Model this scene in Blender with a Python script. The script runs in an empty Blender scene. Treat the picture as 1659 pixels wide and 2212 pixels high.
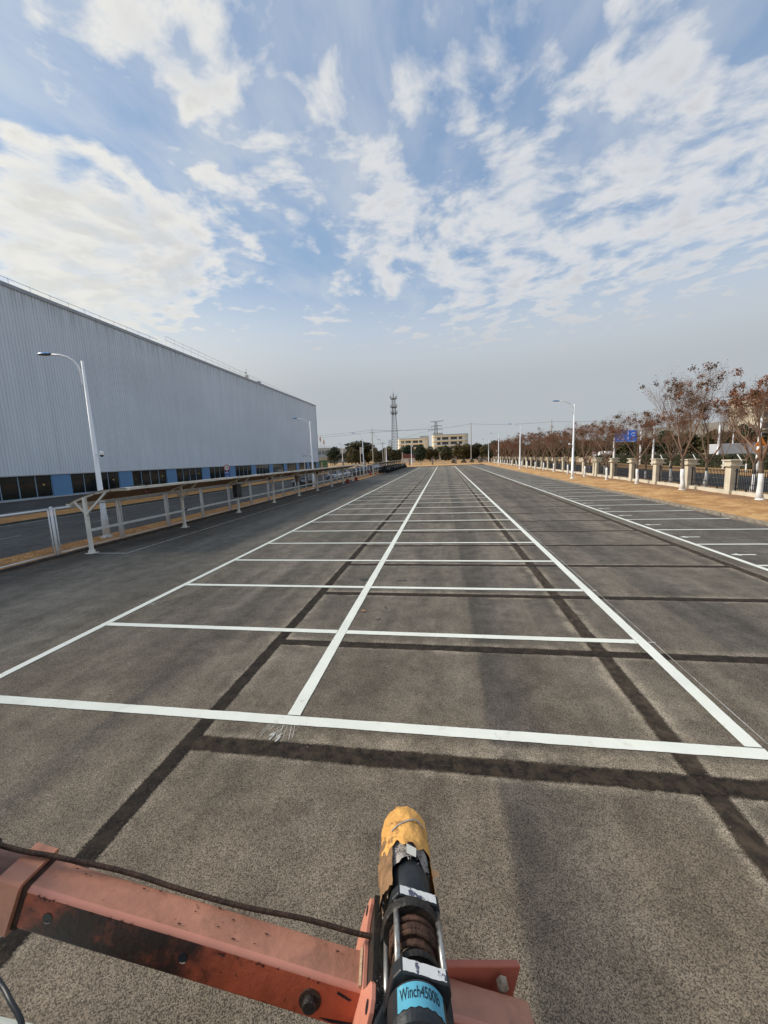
import bpy, bmesh, math, random
from mathutils import Vector, Matrix, noise as mnoise
random.seed(7)
SC = bpy.context.scene
COL = SC.collection
R = math.radians
PI = math.pi

# ------------------------------------------------------------------ camera
CAMH = 3.1906
cam_d = bpy.data.cameras.new('camera')
cam = bpy.data.objects.new('camera', cam_d)
COL.objects.link(cam)
cam_d.sensor_fit = 'HORIZONTAL'
cam_d.sensor_width = 36.0
cam_d.lens = 830.66 / 1659 * 36
cam_d.clip_start = 0.05
cam_d.clip_end = 6000
_x = Vector((0.98773631, 0.15152302, -0.03765316))
_y = Vector((0.01580513, 0.14288751, 0.98961273))
_z = Vector((0.15532928, -0.97807154, 0.13874034))
cam.matrix_world = Matrix(((_x.x, _y.x, _z.x, 0), (_x.y, _y.y, _z.y, 0), (_x.z, _y.z, _z.z, CAMH), (0, 0, 0, 1)))
SC.camera = cam

# ------------------------------------------------------------------ world, sun, exposure
SUN_EL, SUN_AZ = 34.0, -93.0        # azimuth measured from +Y towards +X
sdir = Vector((math.sin(R(SUN_AZ)) * math.cos(R(SUN_EL)), math.cos(R(SUN_AZ)) * math.cos(R(SUN_EL)), math.sin(R(SUN_EL))))
world = bpy.data.worlds.new('World')
SC.world = world
world.use_nodes = True
NT = world.node_tree
NT.nodes.clear()


class G:
    """tiny node-graph helper"""
    def __init__(s, nt):
        s.nt = nt

    def n(s, typ, **kw):
        nd = s.nt.nodes.new(typ)
        for k, v in kw.items():
            if k.startswith('i_'):
                key = k[2:]
                key = int(key) if key.isdigit() else key
                s.put(nd.inputs[key], v)
            else:
                setattr(nd, k, v)
        return nd

    def put(s, sock, v):
        if isinstance(v, bpy.types.NodeSocket):
            s.nt.links.new(v, sock)
        else:
            sock.default_value = v

    def m(s, op, a, b=None, c=None, clamp=False):
        nd = s.nt.nodes.new('ShaderNodeMath')
        nd.operation = op
        nd.use_clamp = clamp
        s.put(nd.inputs[0], a)
        if b is not None:
            s.put(nd.inputs[1], b)
        if c is not None:
            s.put(nd.inputs[2], c)
        return nd.outputs[0]

    def step(s, v, a, b, lo=0.0, hi=1.0):
        nd = s.nt.nodes.new('ShaderNodeMapRange')
        nd.interpolation_type = 'SMOOTHSTEP'
        s.put(nd.inputs[0], v)
        nd.inputs[1].default_value = a
        nd.inputs[2].default_value = b
        nd.inputs[3].default_value = lo
        nd.inputs[4].default_value = hi
        return nd.outputs[0]

    def mix(s, f, a, b, blend='MIX'):
        nd = s.nt.nodes.new('ShaderNodeMix')
        nd.data_type = 'RGBA'
        nd.blend_type = blend
        s.put(nd.inputs[0], f)
        s.put(nd.inputs[6], a if isinstance(a, bpy.types.NodeSocket) else (*a, 1))
        s.put(nd.inputs[7], b if isinstance(b, bpy.types.NodeSocket) else (*b, 1))
        return nd.outputs[2]

    def noise(s, vec, scale, detail=4, rough=.5, dist=0.0, out=0):
        nd = s.nt.nodes.new('ShaderNodeTexNoise')
        s.put(nd.inputs['Vector'], vec)
        nd.inputs['Scale'].default_value = scale
        nd.inputs['Detail'].default_value = detail
        nd.inputs['Roughness'].default_value = rough
        nd.inputs['Distortion'].default_value = dist
        return nd.outputs[out]

    def comb(s, x, y, z=0.0):
        nd = s.nt.nodes.new('ShaderNodeCombineXYZ')
        for i, v in enumerate((x, y, z)):
            s.put(nd.inputs[i], v)
        return nd.outputs[0]

    def sep(s, v):
        nd = s.nt.nodes.new('ShaderNodeSeparateXYZ')
        s.put(nd.inputs[0], v)
        return nd.outputs


def build_world():
    g = G(NT)
    out = g.n('ShaderNodeOutputWorld')
    bg = g.n('ShaderNodeBackground')
    sky = g.n('ShaderNodeTexSky')
    sky.sky_type = 'NISHITA'
    sky.sun_disc = False
    sky.sun_elevation = R(SUN_EL)
    sky.sun_rotation = R(SUN_AZ)
    sky.dust_density = 1.6
    sky.ozone_density = 1.4
    tc = g.n('ShaderNodeTexCoord')
    d = tc.outputs['Generated']
    x, y, z = g.sep(d)[:3]
    zz = g.m('ADD', g.m('MAXIMUM', z, 0.0), 0.045)
    u = g.m('DIVIDE', x, zz)
    v = g.m('DIVIDE', y, zz)
    p = g.comb(u, v)
    # warp, then two cloud scales: puffs and long streaks
    wv = g.noise(p, 0.9, 3, .5, out=1)
    wn = g.n('ShaderNodeVectorMath', operation='SUBTRACT', i_0=wv, i_1=(.5, .5, .5))
    ws = g.n('ShaderNodeVectorMath', operation='SCALE', i_0=wn.outputs[0])
    ws.inputs[3].default_value = .55
    pw = g.n('ShaderNodeVectorMath', operation='ADD', i_0=p, i_1=ws.outputs[0]).outputs[0]
    mp = g.n('ShaderNodeMapping', i_0=pw)
    mp.inputs['Rotation'].default_value = (0, 0, R(CL_ROT))
    mp.inputs['Scale'].default_value = (1.0, .42, 1)
    mp.inputs['Location'].default_value = CL_OFF
    puff = g.noise(pw, 6.4, 8, .57)
    strk = g.noise(mp.outputs[0], 3.6, 8, .56)
    body = g.noise(mp.outputs[0], 1.1, 3, .5)
    # large masses of this sky: direction, angular radius, weight (one exp-falloff each)
    ww = g.n('ShaderNodeVectorMath', operation='SCALE', i_0=g.n('ShaderNodeVectorMath', operation='SUBTRACT', i_0=g.noise(d, 7, 4, .6, out=1), i_1=(.5, .5, .5)).outputs[0])
    ww.inputs[3].default_value = .16
    dw = g.n('ShaderNodeVectorMath', operation='ADD', i_0=d, i_1=ww.outputs[0]).outputs[0]
    bias = None
    for (bx, by, bz, br, bw) in BLOBS:
        dist = g.n('ShaderNodeVectorMath', operation='DISTANCE', i_0=dw, i_1=(bx, by, bz)).outputs['Value']
        e = g.step(dist, br * 1.5, 0.0, 0.0, bw * 1.0)
        bias = e if bias is None else g.m('ADD', bias, e)
    a = g.m('ADD', g.m('MULTIPLY', puff, 1.15), g.m('MULTIPLY', strk, .60))
    a = g.m('ADD', a, g.m('MULTIPLY', body, .20))
    a = g.m('ADD', a, bias)
    cov = g.m('MULTIPLY', g.step(a, CL_LO, CL_HI), g.step(puff, .30, .62, .70, .97))
    veil = g.m('ADD', g.m('MULTIPLY', strk, .7), g.m('MULTIPLY', body, .3))
    cov = g.m('MAXIMUM', cov, g.step(veil, .36, .64, .06, .50))
    low = g.step(z, .45, .18)                 # towards the horizon the layer closes up
    vv = g.step(v, 1.6, 7.0)
    cov = g.m('MAXIMUM', cov, g.m('MULTIPLY', low, .93))
    # cloud light: brighter towards the sun, thick parts a little greyer
    sd = g.n('ShaderNodeVectorMath', operation='DOT_PRODUCT', i_0=d, i_1=tuple(sdir)).outputs['Value']
    glow = g.step(sd, .25, .88)
    thick = g.m('MULTIPLY', g.step(a, CL_HI - .08, CL_HI + .14), g.step(g.noise(pw, 7.5, 5, .55), .62, .38, .15, 1.0))
    K = CLOUD_K
    c_far = g.mix(thick, tuple(K * k for k in (.80, .815, .84)), tuple(K * k for k in (.68, .69, .72)))
    c_near = g.mix(thick, tuple(K * k for k in (.98, .96, .90)), tuple(K * k for k in (.83, .82, .77)))
    cc = g.mix(glow, c_far, c_near)
    hz = g.mix(glow, tuple(K * k for k in HZ_FAR), tuple(K * k for k in HZ_NEAR))
    ls = g.noise(g.comb(g.m('MULTIPLY', u, .10), g.m('MULTIPLY', v, .34)), 1.5, 4, .5)
    hz = g.mix(g.step(ls, .35, .7, 0, .14), hz, tuple(K * k for k in (.60, .62, .66)))
    hz = g.mix(g.step(z, .10, .40), hz, g.mix(glow, tuple(K * k for k in (.60, .64, .68)), tuple(K * k for k in (1.04, 1.04, .94))))
    cc = g.mix(g.step(z, .40, .16, 0, .94), cc, hz)
    skyc = g.mix(1.0, sky.outputs[0], SKY_TINT, 'MULTIPLY')
    skyc = g.mix(.65, skyc, g.mix(g.step(z, .1, .75), SKY_LO, SKY_HI))
    col = g.mix(cov, skyc, cc)
    g.put(bg.inputs[0], col)
    bg.inputs[1].default_value = SKY_S
    NT.links.new(bg.outputs[0], out.inputs[0])


SKY_S = .10
SKY_LO, SKY_HI = (1.95, 2.65, 3.55), (1.05, 1.78, 3.05)
SKY_TINT = (.95, 1.05, 1.04)
CLOUD_K = 5.0
HZ_FAR = (.50, .535, .56)
HZ_NEAR = (.92, .93, .82)
CL_ROT = -16
CL_OFF = (3.1, 1.7, 0)
CL_LO, CL_HI = .86, 1.26
BLOBS = [(-0.552, 0.732, 0.399, 0.093, 0.16), (-0.478, 0.761, 0.438, 0.058, 0.12), (-0.692, 0.669, 0.272, 0.144, 0.16), (-0.566, 0.548, 0.616, 0.034, 0.1), (-0.047, 0.872, 0.488, 0.063, 0.06), (-0.392, 0.679, 0.62, 0.033, 0.05), (0.452, 0.827, 0.333, 0.145, -0.05), (0.323, 0.895, 0.309, 0.148, -0.04),
         (-0.442, 0.614, 0.654, 0.071, 0.14), (-0.345, 0.677, 0.65, 0.05, 0.08), (0.169, 0.735, 0.657, 0.048, 0.1), (-0.56, 0.748, 0.356, 0.107, 0.12),
         (-0.466, 0.596, 0.654, 0.053, 0.16),
         (-0.401, 0.641, 0.654, 0.066, 0.2),
         (-0.318, 0.663, 0.678, 0.048, 0.16),
         (-0.337, 0.701, 0.629, 0.047, 0.13),
         (-0.565, 0.564, 0.602, 0.036, 0.1),
         (-0.572, 0.586, 0.574, 0.025, 0.08),
         (-0.608, 0.55, 0.573, 0.023, 0.08),
         (-0.647, 0.592, 0.481, 0.052, 0.22),
         (-0.607, 0.647, 0.462, 0.074, 0.22),
         (-0.548, 0.702, 0.455, 0.071, 0.14),
         (-0.691, 0.624, 0.364, 0.121, 0.24),
         (-0.612, 0.704, 0.36, 0.145, 0.2),
         (-0.493, 0.753, 0.436, 0.065, 0.12),
         (-0.471, 0.692, 0.548, 0.035, 0.11),
         (-0.417, 0.708, 0.57, 0.03, 0.09),
         (-0.427, 0.741, 0.518, 0.04, 0.17),
         (-0.314, 0.779, 0.542, 0.043, 0.12),
         (-0.322, 0.746, 0.583, 0.04, 0.09),
         (-0.269, 0.805, 0.528, 0.046, 0.14),
         (-0.348, 0.817, 0.46, 0.073, 0.19),
         (-0.29, 0.826, 0.484, 0.049, 0.12),
         (-0.189, 0.773, 0.605, 0.043, 0.1),
         (-0.072, 0.787, 0.612, 0.06, 0.12),
         (-0.14, 0.817, 0.559, 0.072, 0.1),
         (-0.062, 0.84, 0.539, 0.059, 0.12),
         (-0.172, 0.861, 0.479, 0.052, 0.14),
         (-0.102, 0.858, 0.504, 0.061, 0.12),
         (-0.099, 0.892, 0.442, 0.065, 0.16),
         (-0.176, 0.904, 0.39, 0.067, 0.14),
         (-0.274, 0.9, 0.339, 0.058, 0.16),
         (-0.411, 0.84, 0.354, 0.043, 0.1),
         (-0.537, 0.76, 0.367, 0.052, 0.1),
         (-0.192, 0.735, 0.651, 0.032, 0.1),
         (-0.135, 0.738, 0.661, 0.039, 0.09),
         (0.099, 0.736, 0.67, 0.061, 0.15),
         (0.133, 0.764, 0.631, 0.058, 0.12),
         (0.043, 0.776, 0.629, 0.059, 0.12),
         (-0.016, 0.716, 0.698, 0.032, 0.08),
         (0.145, 0.824, 0.547, 0.091, 0.13),
         (0.093, 0.805, 0.586, 0.055, 0.08),
         (0.1, 0.865, 0.491, 0.08, 0.1),
         (0.048, 0.909, 0.415, 0.117, 0.1),
         (0.159, 0.896, 0.415, 0.133, 0.12),
         (0.195, 0.774, 0.602, 0.044, 0.12),
         (0.252, 0.753, 0.608, 0.05, 0.1),
         (0.311, 0.722, 0.619, 0.067, 0.12),
         (0.378, 0.726, 0.575, 0.061, 0.12),
         (0.353, 0.76, 0.545, 0.066, 0.13),
         (0.308, 0.797, 0.519, 0.063, 0.12),
         (0.448, 0.765, 0.463, 0.102, 0.12),
         (0.403, 0.815, 0.416, 0.137, 0.12),
         (0.308, 0.864, 0.399, 0.124, 0.11),
         (0.461, 0.733, 0.5, 0.062, 0.1),
         (0.503, 0.794, 0.342, 0.121, 0.12),
         (0.398, 0.87, 0.292, 0.174, 0.12),
         (0.149, 0.941, 0.305, 0.204, 0.12),
         (-0.533, 0.634, 0.56, 0.045, -0.22),
         (-0.477, 0.661, 0.579, 0.043, -0.18),
         (-0.56, 0.632, 0.536, 0.03, -0.1),
         (-0.51, 0.699, 0.502, 0.036, -0.14),
         (-0.502, 0.71, 0.493, 0.025, -0.08),
         (-0.263, 0.739, 0.62, 0.032, -0.12),
         (-0.244, 0.756, 0.608, 0.027, -0.1),
         (-0.415, 0.695, 0.588, 0.023, -0.08),
         (-0.377, 0.783, 0.496, 0.029, -0.12),
         (-0.313, 0.867, 0.388, 0.073, -0.18),
         (-0.248, 0.869, 0.429, 0.054, -0.12),
         (-0.473, 0.79, 0.391, 0.031, -0.06),
         (-0.33, 0.857, 0.395, 0.044, -0.1),
         (-0.006, 0.812, 0.583, 0.047, -0.14),
         (-0.013, 0.856, 0.517, 0.039, -0.14),
         (-0.02, 0.885, 0.465, 0.036, -0.12),
         (0.045, 0.826, 0.562, 0.024, -0.05),
         (0.21, 0.733, 0.647, 0.041, -0.2),
         (0.24, 0.725, 0.646, 0.033, -0.1),
         (0.173, 0.75, 0.638, 0.028, -0.08),
         (0.287, 0.77, 0.57, 0.029, -0.13),
         (-0.063, 0.733, 0.677, 0.06, -0.12),
         (-0.165, 0.705, 0.689, 0.049, -0.1),
         (-0.229, 0.707, 0.67, 0.036, -0.1),
         (0.224, 0.794, 0.565, 0.035, -0.08),
         (0.447, 0.716, 0.537, 0.04, -0.08),
         (0.414, 0.739, 0.532, 0.028, -0.08),
         (0.011, 0.785, 0.619, 0.022, -0.06),
         (-0.074, 0.923, 0.378, 0.049, -0.05),
         (-0.627, 0.559, 0.543, 0.02, -0.08),
         (-0.183, 0.835, 0.518, 0.024, -0.04),
         (-0.531, 0.591, 0.607, 0.017, -0.1)]
build_world()

sun_d = bpy.data.lights.new('sun', 'SUN')
sun_d.energy = 2.1
sun_d.angle = R(14)
sun_d.color = (1.0, .93, .82)
sun = bpy.data.objects.new('sun', sun_d)
COL.objects.link(sun)
sun.rotation_euler = (-sdir).to_track_quat('-Z', 'Y').to_euler()
SC.view_settings.view_transform = 'Standard'
SC.view_settings.look = 'None'
SC.view_settings.gamma = 1
SC.view_settings.exposure = 0.85
SC.view_settings.use_curve_mapping = False
SC.cycles.max_bounces = 6
SC.cycles.diffuse_bounces = 3
SC.cycles.glossy_bounces = 3
SC.cycles.transparent_max_bounces = 8

# ------------------------------------------------------------------ materials
MATS = {}


def mat(name, base, rough=.7, metal=0.0, var=0.0, vscale=3.0, bump=0.0, bscale=40.0, dirt=None, dscale=2.0, damt=.5, dlo=.5, dhi=.7, spec=.5, vdetail=5):
    if name in MATS:
        return MATS[name]
    m = bpy.data.materials.new(name)
    m.use_nodes = True
    nt = m.node_tree
    g = G(nt)
    b = nt.nodes['Principled BSDF']
    b.inputs['Roughness'].default_value = rough
    b.inputs['Metallic'].default_value = metal
    b.inputs['Specular IOR Level'].default_value = spec
    b.inputs['Base Color'].default_value = (*base, 1)
    tc = g.n('ShaderNodeTexCoord').outputs['Object']
    col = None
    if var > 0:
        nz = g.noise(tc, vscale, vdetail, .6)
        f = g.step(nz, .3, .7)
        col = g.mix(f, tuple(c * (1 - var) for c in base), tuple(min(1, c * (1 + var)) for c in base))
    if dirt is not None:
        nz = g.noise(tc, dscale, 7, .65, .3)
        f = g.step(nz, dlo, dhi, 0, damt)
        col = g.mix(f, col if col is not None else base, dirt)
    if col is not None:
        g.put(b.inputs['Base Color'], col)
    if bump > 0:
        bp = g.n('ShaderNodeBump')
        bp.inputs['Strength'].default_value = bump
        bp.inputs['Distance'].default_value = .02
        g.put(bp.inputs['Height'], g.noise(tc, bscale, 6, .6))
        nt.links.new(bp.outputs[0], b.inputs['Normal'])
    MATS[name] = m
    return m


def asphalt_mat(name, kind='lot'):
    m = bpy.data.materials.new(name)
    m.use_nodes = True
    nt = m.node_tree
    g = G(nt)
    b = nt.nodes['Principled BSDF']
    b.inputs['Roughness'].default_value = .88
    b.inputs['Specular IOR Level'].default_value = .35
    tc = g.n('ShaderNodeNewGeometry').outputs['Position']
    x, y, z = g.sep(tc)[:3]
    big = g.noise(tc, .22, 5, .55)
    mid = g.noise(tc, 1.3, 6, .6)
    st = g.comb(g.m('MULTIPLY', x, 2.2), g.m('MULTIPLY', y, .16))
    streak = g.noise(st, 1.0, 5, .6)
    grain = g.noise(tc, 150, 4, .75)
    vo = g.n('ShaderNodeTexVoronoi', i_0=tc)
    vo.inputs['Scale'].default_value = 165
    vcol = g.sep(vo.outputs['Color'])[0]
    if kind == 'lot':
        A_, B_ = (.102, .092, .077), (.188, .168, .136)
        c = g.mix(g.step(g.m('ADD', g.m('MULTIPLY', big, .5), g.m('MULTIPLY', streak, .5)), .36, .64), A_, B_)
        c = g.mix(g.step(y, 9.0, 1.5, 0, .75), c, (.165, .134, .099))
        # paving lanes
        xe = g.m('ADD', x, g.m('MULTIPLY', g.m('SUBTRACT', mid, .5), .22))
        lane = g.m('MULTIPLY', g.step(xe, .42, .52), g.step(xe, 1.5, .7))
        c = g.mix(g.m('MULTIPLY', lane, .66), c, (.052, .049, .046))
        lane2 = g.m('MULTIPLY', g.step(xe, 4.30, 4.42), g.step(xe, 6.4, 4.9))
        c = g.mix(g.m('MULTIPLY', lane2, .40), c, (.058, .055, .052))
        lane3 = g.m('MULTIPLY', g.step(xe, -4.75, -4.35), g.step(xe, -3.75, -4.30))
        c = g.mix(g.m('MULTIPLY', g.m('MULTIPLY', lane3, g.step(streak, .35, .6)), .55), c, (.05, .049, .047))
        c = g.mix(g.step(x, -6.9, -8.5, 0, .6), c, (.135, .133, .121))
        c = g.mix(g.step(x, 7.98, 8.1, 0, .8), c, (.118, .110, .103))
        sh = g.m('MULTIPLY', g.step(xe, -12.2, -12.9), .6)  # shade below the shelter roof, painted into the asphalt colour
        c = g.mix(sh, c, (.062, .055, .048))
        # pale dust along the filled trenches
        for (cx, w1, w2, amt, lim) in ((-2.98, .10, .27, .55, None), (2.42, .13, .30, .85, None), (7.5, .13, .25, .5, None)):
            dd = g.m('ABSOLUTE', g.m('SUBTRACT', xe, cx))
            f = g.m('MULTIPLY', g.step(dd, w2, w1), g.step(mid, .36, .6, .25, 1))
            c = g.mix(g.m('MULTIPLY', f, amt), c, (.34, .295, .23))
        yr = g.m('SUBTRACT', g.m('FLOORED_MODULO', g.m('SUBTRACT', y, 4.0885 - .42 + 1.25), 2.5), 1.25)
        yr = g.m('ADD', yr, g.m('MULTIPLY', g.m('SUBTRACT', mid, .5), .14))
        f = g.m('MULTIPLY', g.step(g.m('ABSOLUTE', yr), .24, .12), g.m('MULTIPLY', g.step(x, -3.1, -2.8), g.step(x, 7.7, 7.4)))
        f = g.m('MULTIPLY', f, g.step(y, 3.0, 3.3))
        near0 = g.m('MULTIPLY', g.m('MULTIPLY', g.step(g.m('ABSOLUTE', g.m('SUBTRACT', y, 3.86)), .17, .05), g.step(x, -2.6, -1.2)), g.step(mid, .36, .58))
        c = g.mix(g.m('MULTIPLY', near0, .55), c, (.34, .29, .22))
        c = g.mix(g.m('MULTIPLY', f, g.step(mid, .38, .62, .1, .62)), c, (.34, .295, .23))
    elif kind == 'road':
        c = g.mix(g.step(big, .35, .65), (.085, .088, .088), (.11, .112, .11))
    else:
        c = g.mix(g.step(big, .35, .65), (.034, .037, .042), (.05, .054, .06))
    c = g.mix(g.step(mid, .35, .7, 0, .35), c, (.085, .075, .066), 'MIX')
    mot = g.noise(tc, 2.6, 7, .68)
    c = g.mix(1.0, c, g.mix(g.step(mot, .3, .7), (.74, .73, .72), (1.30, 1.29, 1.27)), 'MULTIPLY')
    wide = g.noise(g.comb(g.m('MULTIPLY', x, 1.1), g.m('MULTIPLY', y, .35)), .8, 4, .6)
    c = g.mix(1.0, c, g.mix(g.step(wide, .32, .68), (.82, .81, .80), (1.16, 1.16, 1.17)), 'MULTIPLY')
    gs = g.m('ADD', g.m('MULTIPLY', vcol, .9), g.m('MULTIPLY', grain, .9))
    c2 = g.mix(g.step(gs, .38, 1.38), (.30, .285, .265), (1.86, 1.80, 1.70))
    c = g.mix(1.0, c, c2, 'MULTIPLY')
    pale = g.noise(tc, 38, 2, .5)
    c = g.mix(g.step(pale, .74, .80, 0, .5), c, (.33, .30, .25))
    g.put(b.inputs['Base Color'], c)
    bp = g.n('ShaderNodeBump')
    bp.inputs['Strength'].default_value = .55
    bp.inputs['Distance'].default_value = .006
    g.put(bp.inputs['Height'], gs)
    nt.links.new(bp.outputs[0], b.inputs['Normal'])
    MATS[name] = m
    return m


def two_tone(name, a, b_, scale, lo=.4, hi=.6, rough=.9, bump=.5, bscale=30, dist=.02, third=None):
    m = bpy.data.materials.new(name)
    m.use_nodes = True
    nt = m.node_tree
    g = G(nt)
    b = nt.nodes['Principled BSDF']
    b.inputs['Roughness'].default_value = rough
    b.inputs['Specular IOR Level'].default_value = .3
    tc = g.n('ShaderNodeNewGeometry').outputs['Position']
    c = g.mix(g.step(g.noise(tc, scale, 7, .65), lo, hi), a, b_)
    if third:
        c = g.mix(g.step(g.noise(tc, scale * 6, 5, .6), .52, .66, 0, .6), c, third)
    g.put(b.inputs['Base Color'], c)
    bp = g.n('ShaderNodeBump')
    bp.inputs['Strength'].default_value = bump
    bp.inputs['Distance'].default_value = dist
    g.put(bp.inputs['Height'], g.noise(tc, bscale, 5, .7))
    nt.links.new(bp.outputs[0], b.inputs['Normal'])
    MATS[name] = m
    return m


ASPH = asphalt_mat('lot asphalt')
ROAD = asphalt_mat('road asphalt', 'road')
ROADR = asphalt_mat('new road asphalt', 'new')
GRASS = two_tone('dry grass', (.42, .22, .085), (.66, .41, .18), .9, .35, .65, third=(.32, .15, .055), bscale=60, bump=.8, dist=.03)
def fence_soil():
    g = G(GRASS.node_tree)
    b = GRASS.node_tree.nodes['Principled BSDF']
    old = b.inputs['Base Color'].links[0].from_socket
    pos = g.n('ShaderNodeNewGeometry').outputs['Position']
    x = g.sep(pos)[0]
    nz = g.m('SUBTRACT', g.noise(pos, 1.6, 6, .65), .5)
    f = g.m('MULTIPLY', g.step(g.m('ADD', x, g.m('MULTIPLY', nz, 2.6)), 15.2, 16.3, 0, .75), g.step(x, 19.5, 18.0))
    g.put(b.inputs['Base Color'], g.mix(f, old, (.27, .145, .085)))


fence_soil()
GRASSL = two_tone('orange dry grass', (.60, .27, .085), (.80, .44, .16), .9, .35, .65, third=(.42, .19, .06), bscale=60, bump=.8, dist=.03)
SOIL = two_tone('far ground', (.36, .22, .10), (.52, .35, .17), .05, third=(.16, .14, .06), bscale=4)


def trench_mat(name, a, b_, axis, soft=.30):
    """tar-stained fill whose long edges fade raggedly into the asphalt"""
    m = two_tone(name, a, b_, 7, .35, .68, third=(.075, .052, .033), bscale=120, bump=.7, dist=.01)
    nt = m.node_tree
    g = G(nt)
    b = nt.nodes['Principled BSDF']
    gen = g.sep(g.n('ShaderNodeTexCoord').outputs['Generated'])[axis]
    pos = g.n('ShaderNodeNewGeometry').outputs['Position']
    e = g.m('MINIMUM', gen, g.m('SUBTRACT', 1.0, gen))
    nz = g.m('SUBTRACT', g.noise(pos, 3.2, 9, .72), .5)
    nz2 = g.m('SUBTRACT', g.noise(pos, 70, 3, .7), .5)
    f = g.m('ADD', e, g.m('ADD', g.m('MULTIPLY', nz, .34), g.m('MULTIPLY', nz2, .34)))
    g.put(b.inputs['Alpha'], g.step(f, .06, soft, 0, .97))
    return m


TR_LONG = trench_mat('tarred trench', (.008, .006, .0045), (.034, .024, .016), 0, .17)
TR_WORN = trench_mat('worn trench', (.022, .016, .011), (.085, .062, .041), 0, .26)
TR_CROSS = trench_mat('cross trench', (.010, .0075, .0055), (.042, .030, .020), 1, .17)
TR_CROSSW = trench_mat('ragged cross trench', (.009, .0065, .0045), (.060, .042, .027), 1, .22)
LINE = mat('line paint', (.80, .81, .71), .55, var=.06, vscale=1.2, dirt=(.42, .39, .33), dscale=5, damt=.55, dlo=.56, dhi=.74, bump=.3, bscale=110)
LINE2 = mat('old line paint', (.55, .54, .49), .7, var=.15, vscale=3, dirt=(.16, .15, .13), dscale=5, damt=.8, dlo=.5, dhi=.66)
KERB = mat('kerb stone', (.26, .22, .17), .85, var=.35, vscale=2.5, bump=.6, bscale=25, dirt=(.10, .075, .05), dscale=4, damt=.7)
CONC = mat('cream render', (.60, .54, .42), .85, var=.10, vscale=1.3, bump=.2, bscale=60, dirt=(.22, .16, .10), dscale=1.6, damt=.35, dlo=.56, dhi=.75)
PLINTH = mat('dark plinth', (.06, .055, .048), .9, var=.3, vscale=3, bump=.4, bscale=30)
WHITE = mat('white paint', (.86, .87, .87), .4, var=.03, vscale=1.5, dirt=(.45, .40, .34), dscale=3, damt=.25, dlo=.6, dhi=.8)
CREAM = mat('cream steel paint', (.88, .85, .75), .5, var=.08, vscale=2, dirt=(.28, .20, .12), dscale=6, damt=.6, dlo=.55, dhi=.72)
ZINC = mat('galvanised strip', (.72, .74, .72), .5, .0, var=.12, vscale=4)
def clad_mat():
    m = mat('cladding', (.68, .755, .83), .48)
    g = G(m.node_tree)
    b = m.node_tree.nodes['Principled BSDF']
    x, y, z = g.sep(g.n('ShaderNodeNewGeometry').outputs['Position'])[:3]
    st = g.noise(g.comb(g.m('MULTIPLY', y, 1.6), g.m('MULTIPLY', z, .12)), 1.0, 6, .6)
    big = g.noise(g.comb(g.m('MULTIPLY', y, .05), g.m('MULTIPLY', z, .12)), 1.0, 3, .5)
    c = g.mix(g.step(st, .3, .72, 0, .30), (.68, .755, .83), (.46, .52, .58))
    c = g.mix(g.step(big, .4, .65, 0, .16), c, (.36, .41, .46))
    c = g.mix(g.m('MULTIPLY', g.step(z, 15.5, 17.5), g.step(st, .42, .6, 0, .35)), c, (.30, .33, .34))
    g.put(b.inputs['Base Color'], c)
    return m


CLAD = clad_mat()
CLADTRIM = mat('cladding trim', (.33, .37, .41), .5, var=.1)
BLUE = mat('blue column paint', (.10, .24, .44), .5, var=.06, vscale=.8)
DGREY = mat('grey base render', (.095, .10, .105), .8, var=.1, vscale=.6)
SILL = mat('sill', (.36, .39, .41), .5, var=.1)
GLASS = mat('dark window glass', (.010, .013, .013), .08, spec=.4, var=.2, vscale=.3)
CARGLASS = mat('car glass', (.015, .02, .025), .05, spec=.9)
WINF = mat('window frame', (.22, .33, .42), .45)
BARK = mat('bark', (.13, .095, .068), .9, var=.35, vscale=6, bump=.6, bscale=30)
TWIG = mat('twig bark', (.20, .125, .085), .9, var=.3, vscale=3)
WASH = mat('whitewash', (.78, .79, .78), .8, var=.05, vscale=6, dirt=(.4, .34, .27), dscale=9, damt=.5, dlo=.6, dhi=.75, bump=.4, bscale=30)
POD = mat('brown seed pods', (.21, .085, .040), .85, var=.45, vscale=2.5)
PODD = mat('dull seed pods', (.105, .062, .028), .85, var=.4, vscale=3)
LEAF = mat('evergreen leaves', (.060, .055, .018), .75, var=.5, vscale=.35)
LEAF2 = mat('olive leaves', (.105, .078, .022), .75, var=.5, vscale=.4)
LEAF3 = mat('deep green leaves', (.030, .045, .016), .75, var=.45, vscale=.4)
REDLEAF = mat('reddish twigs', (.16, .070, .042), .85, var=.4, vscale=.6)
BLACK = mat('black steel', (.012, .014, .018), .45)
LAMPB = mat('lamp shell', (.05, .26, .60), .35)
LAMPG = mat('lamp lens', (.18, .17, .12), .25)
STONE = mat('grey stone', (.25, .22, .19), .9, var=.2, vscale=3, bump=.3)
SHEET = mat('canopy sheet', (.60, .55, .45), .6, var=.10, vscale=1.2, dirt=(.24, .15, .08), dscale=1.6, damt=.75, dlo=.42, dhi=.66)
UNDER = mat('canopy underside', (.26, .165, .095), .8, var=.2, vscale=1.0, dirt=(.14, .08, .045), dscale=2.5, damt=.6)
RED = mat('red paint', (.42, .035, .02), .45, var=.15)
RUBBER = mat('rubber', (.012, .012, .012), .8)
CHROME = mat('bright metal', (.55, .55, .55), .25, .9)


def srgb(r, g, b):
    f = lambda c: ((c / 255 + .055) / 1.055) ** 2.4 if c > 10 else c / 255 / 12.92
    return (f(r), f(g), f(b))


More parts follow.
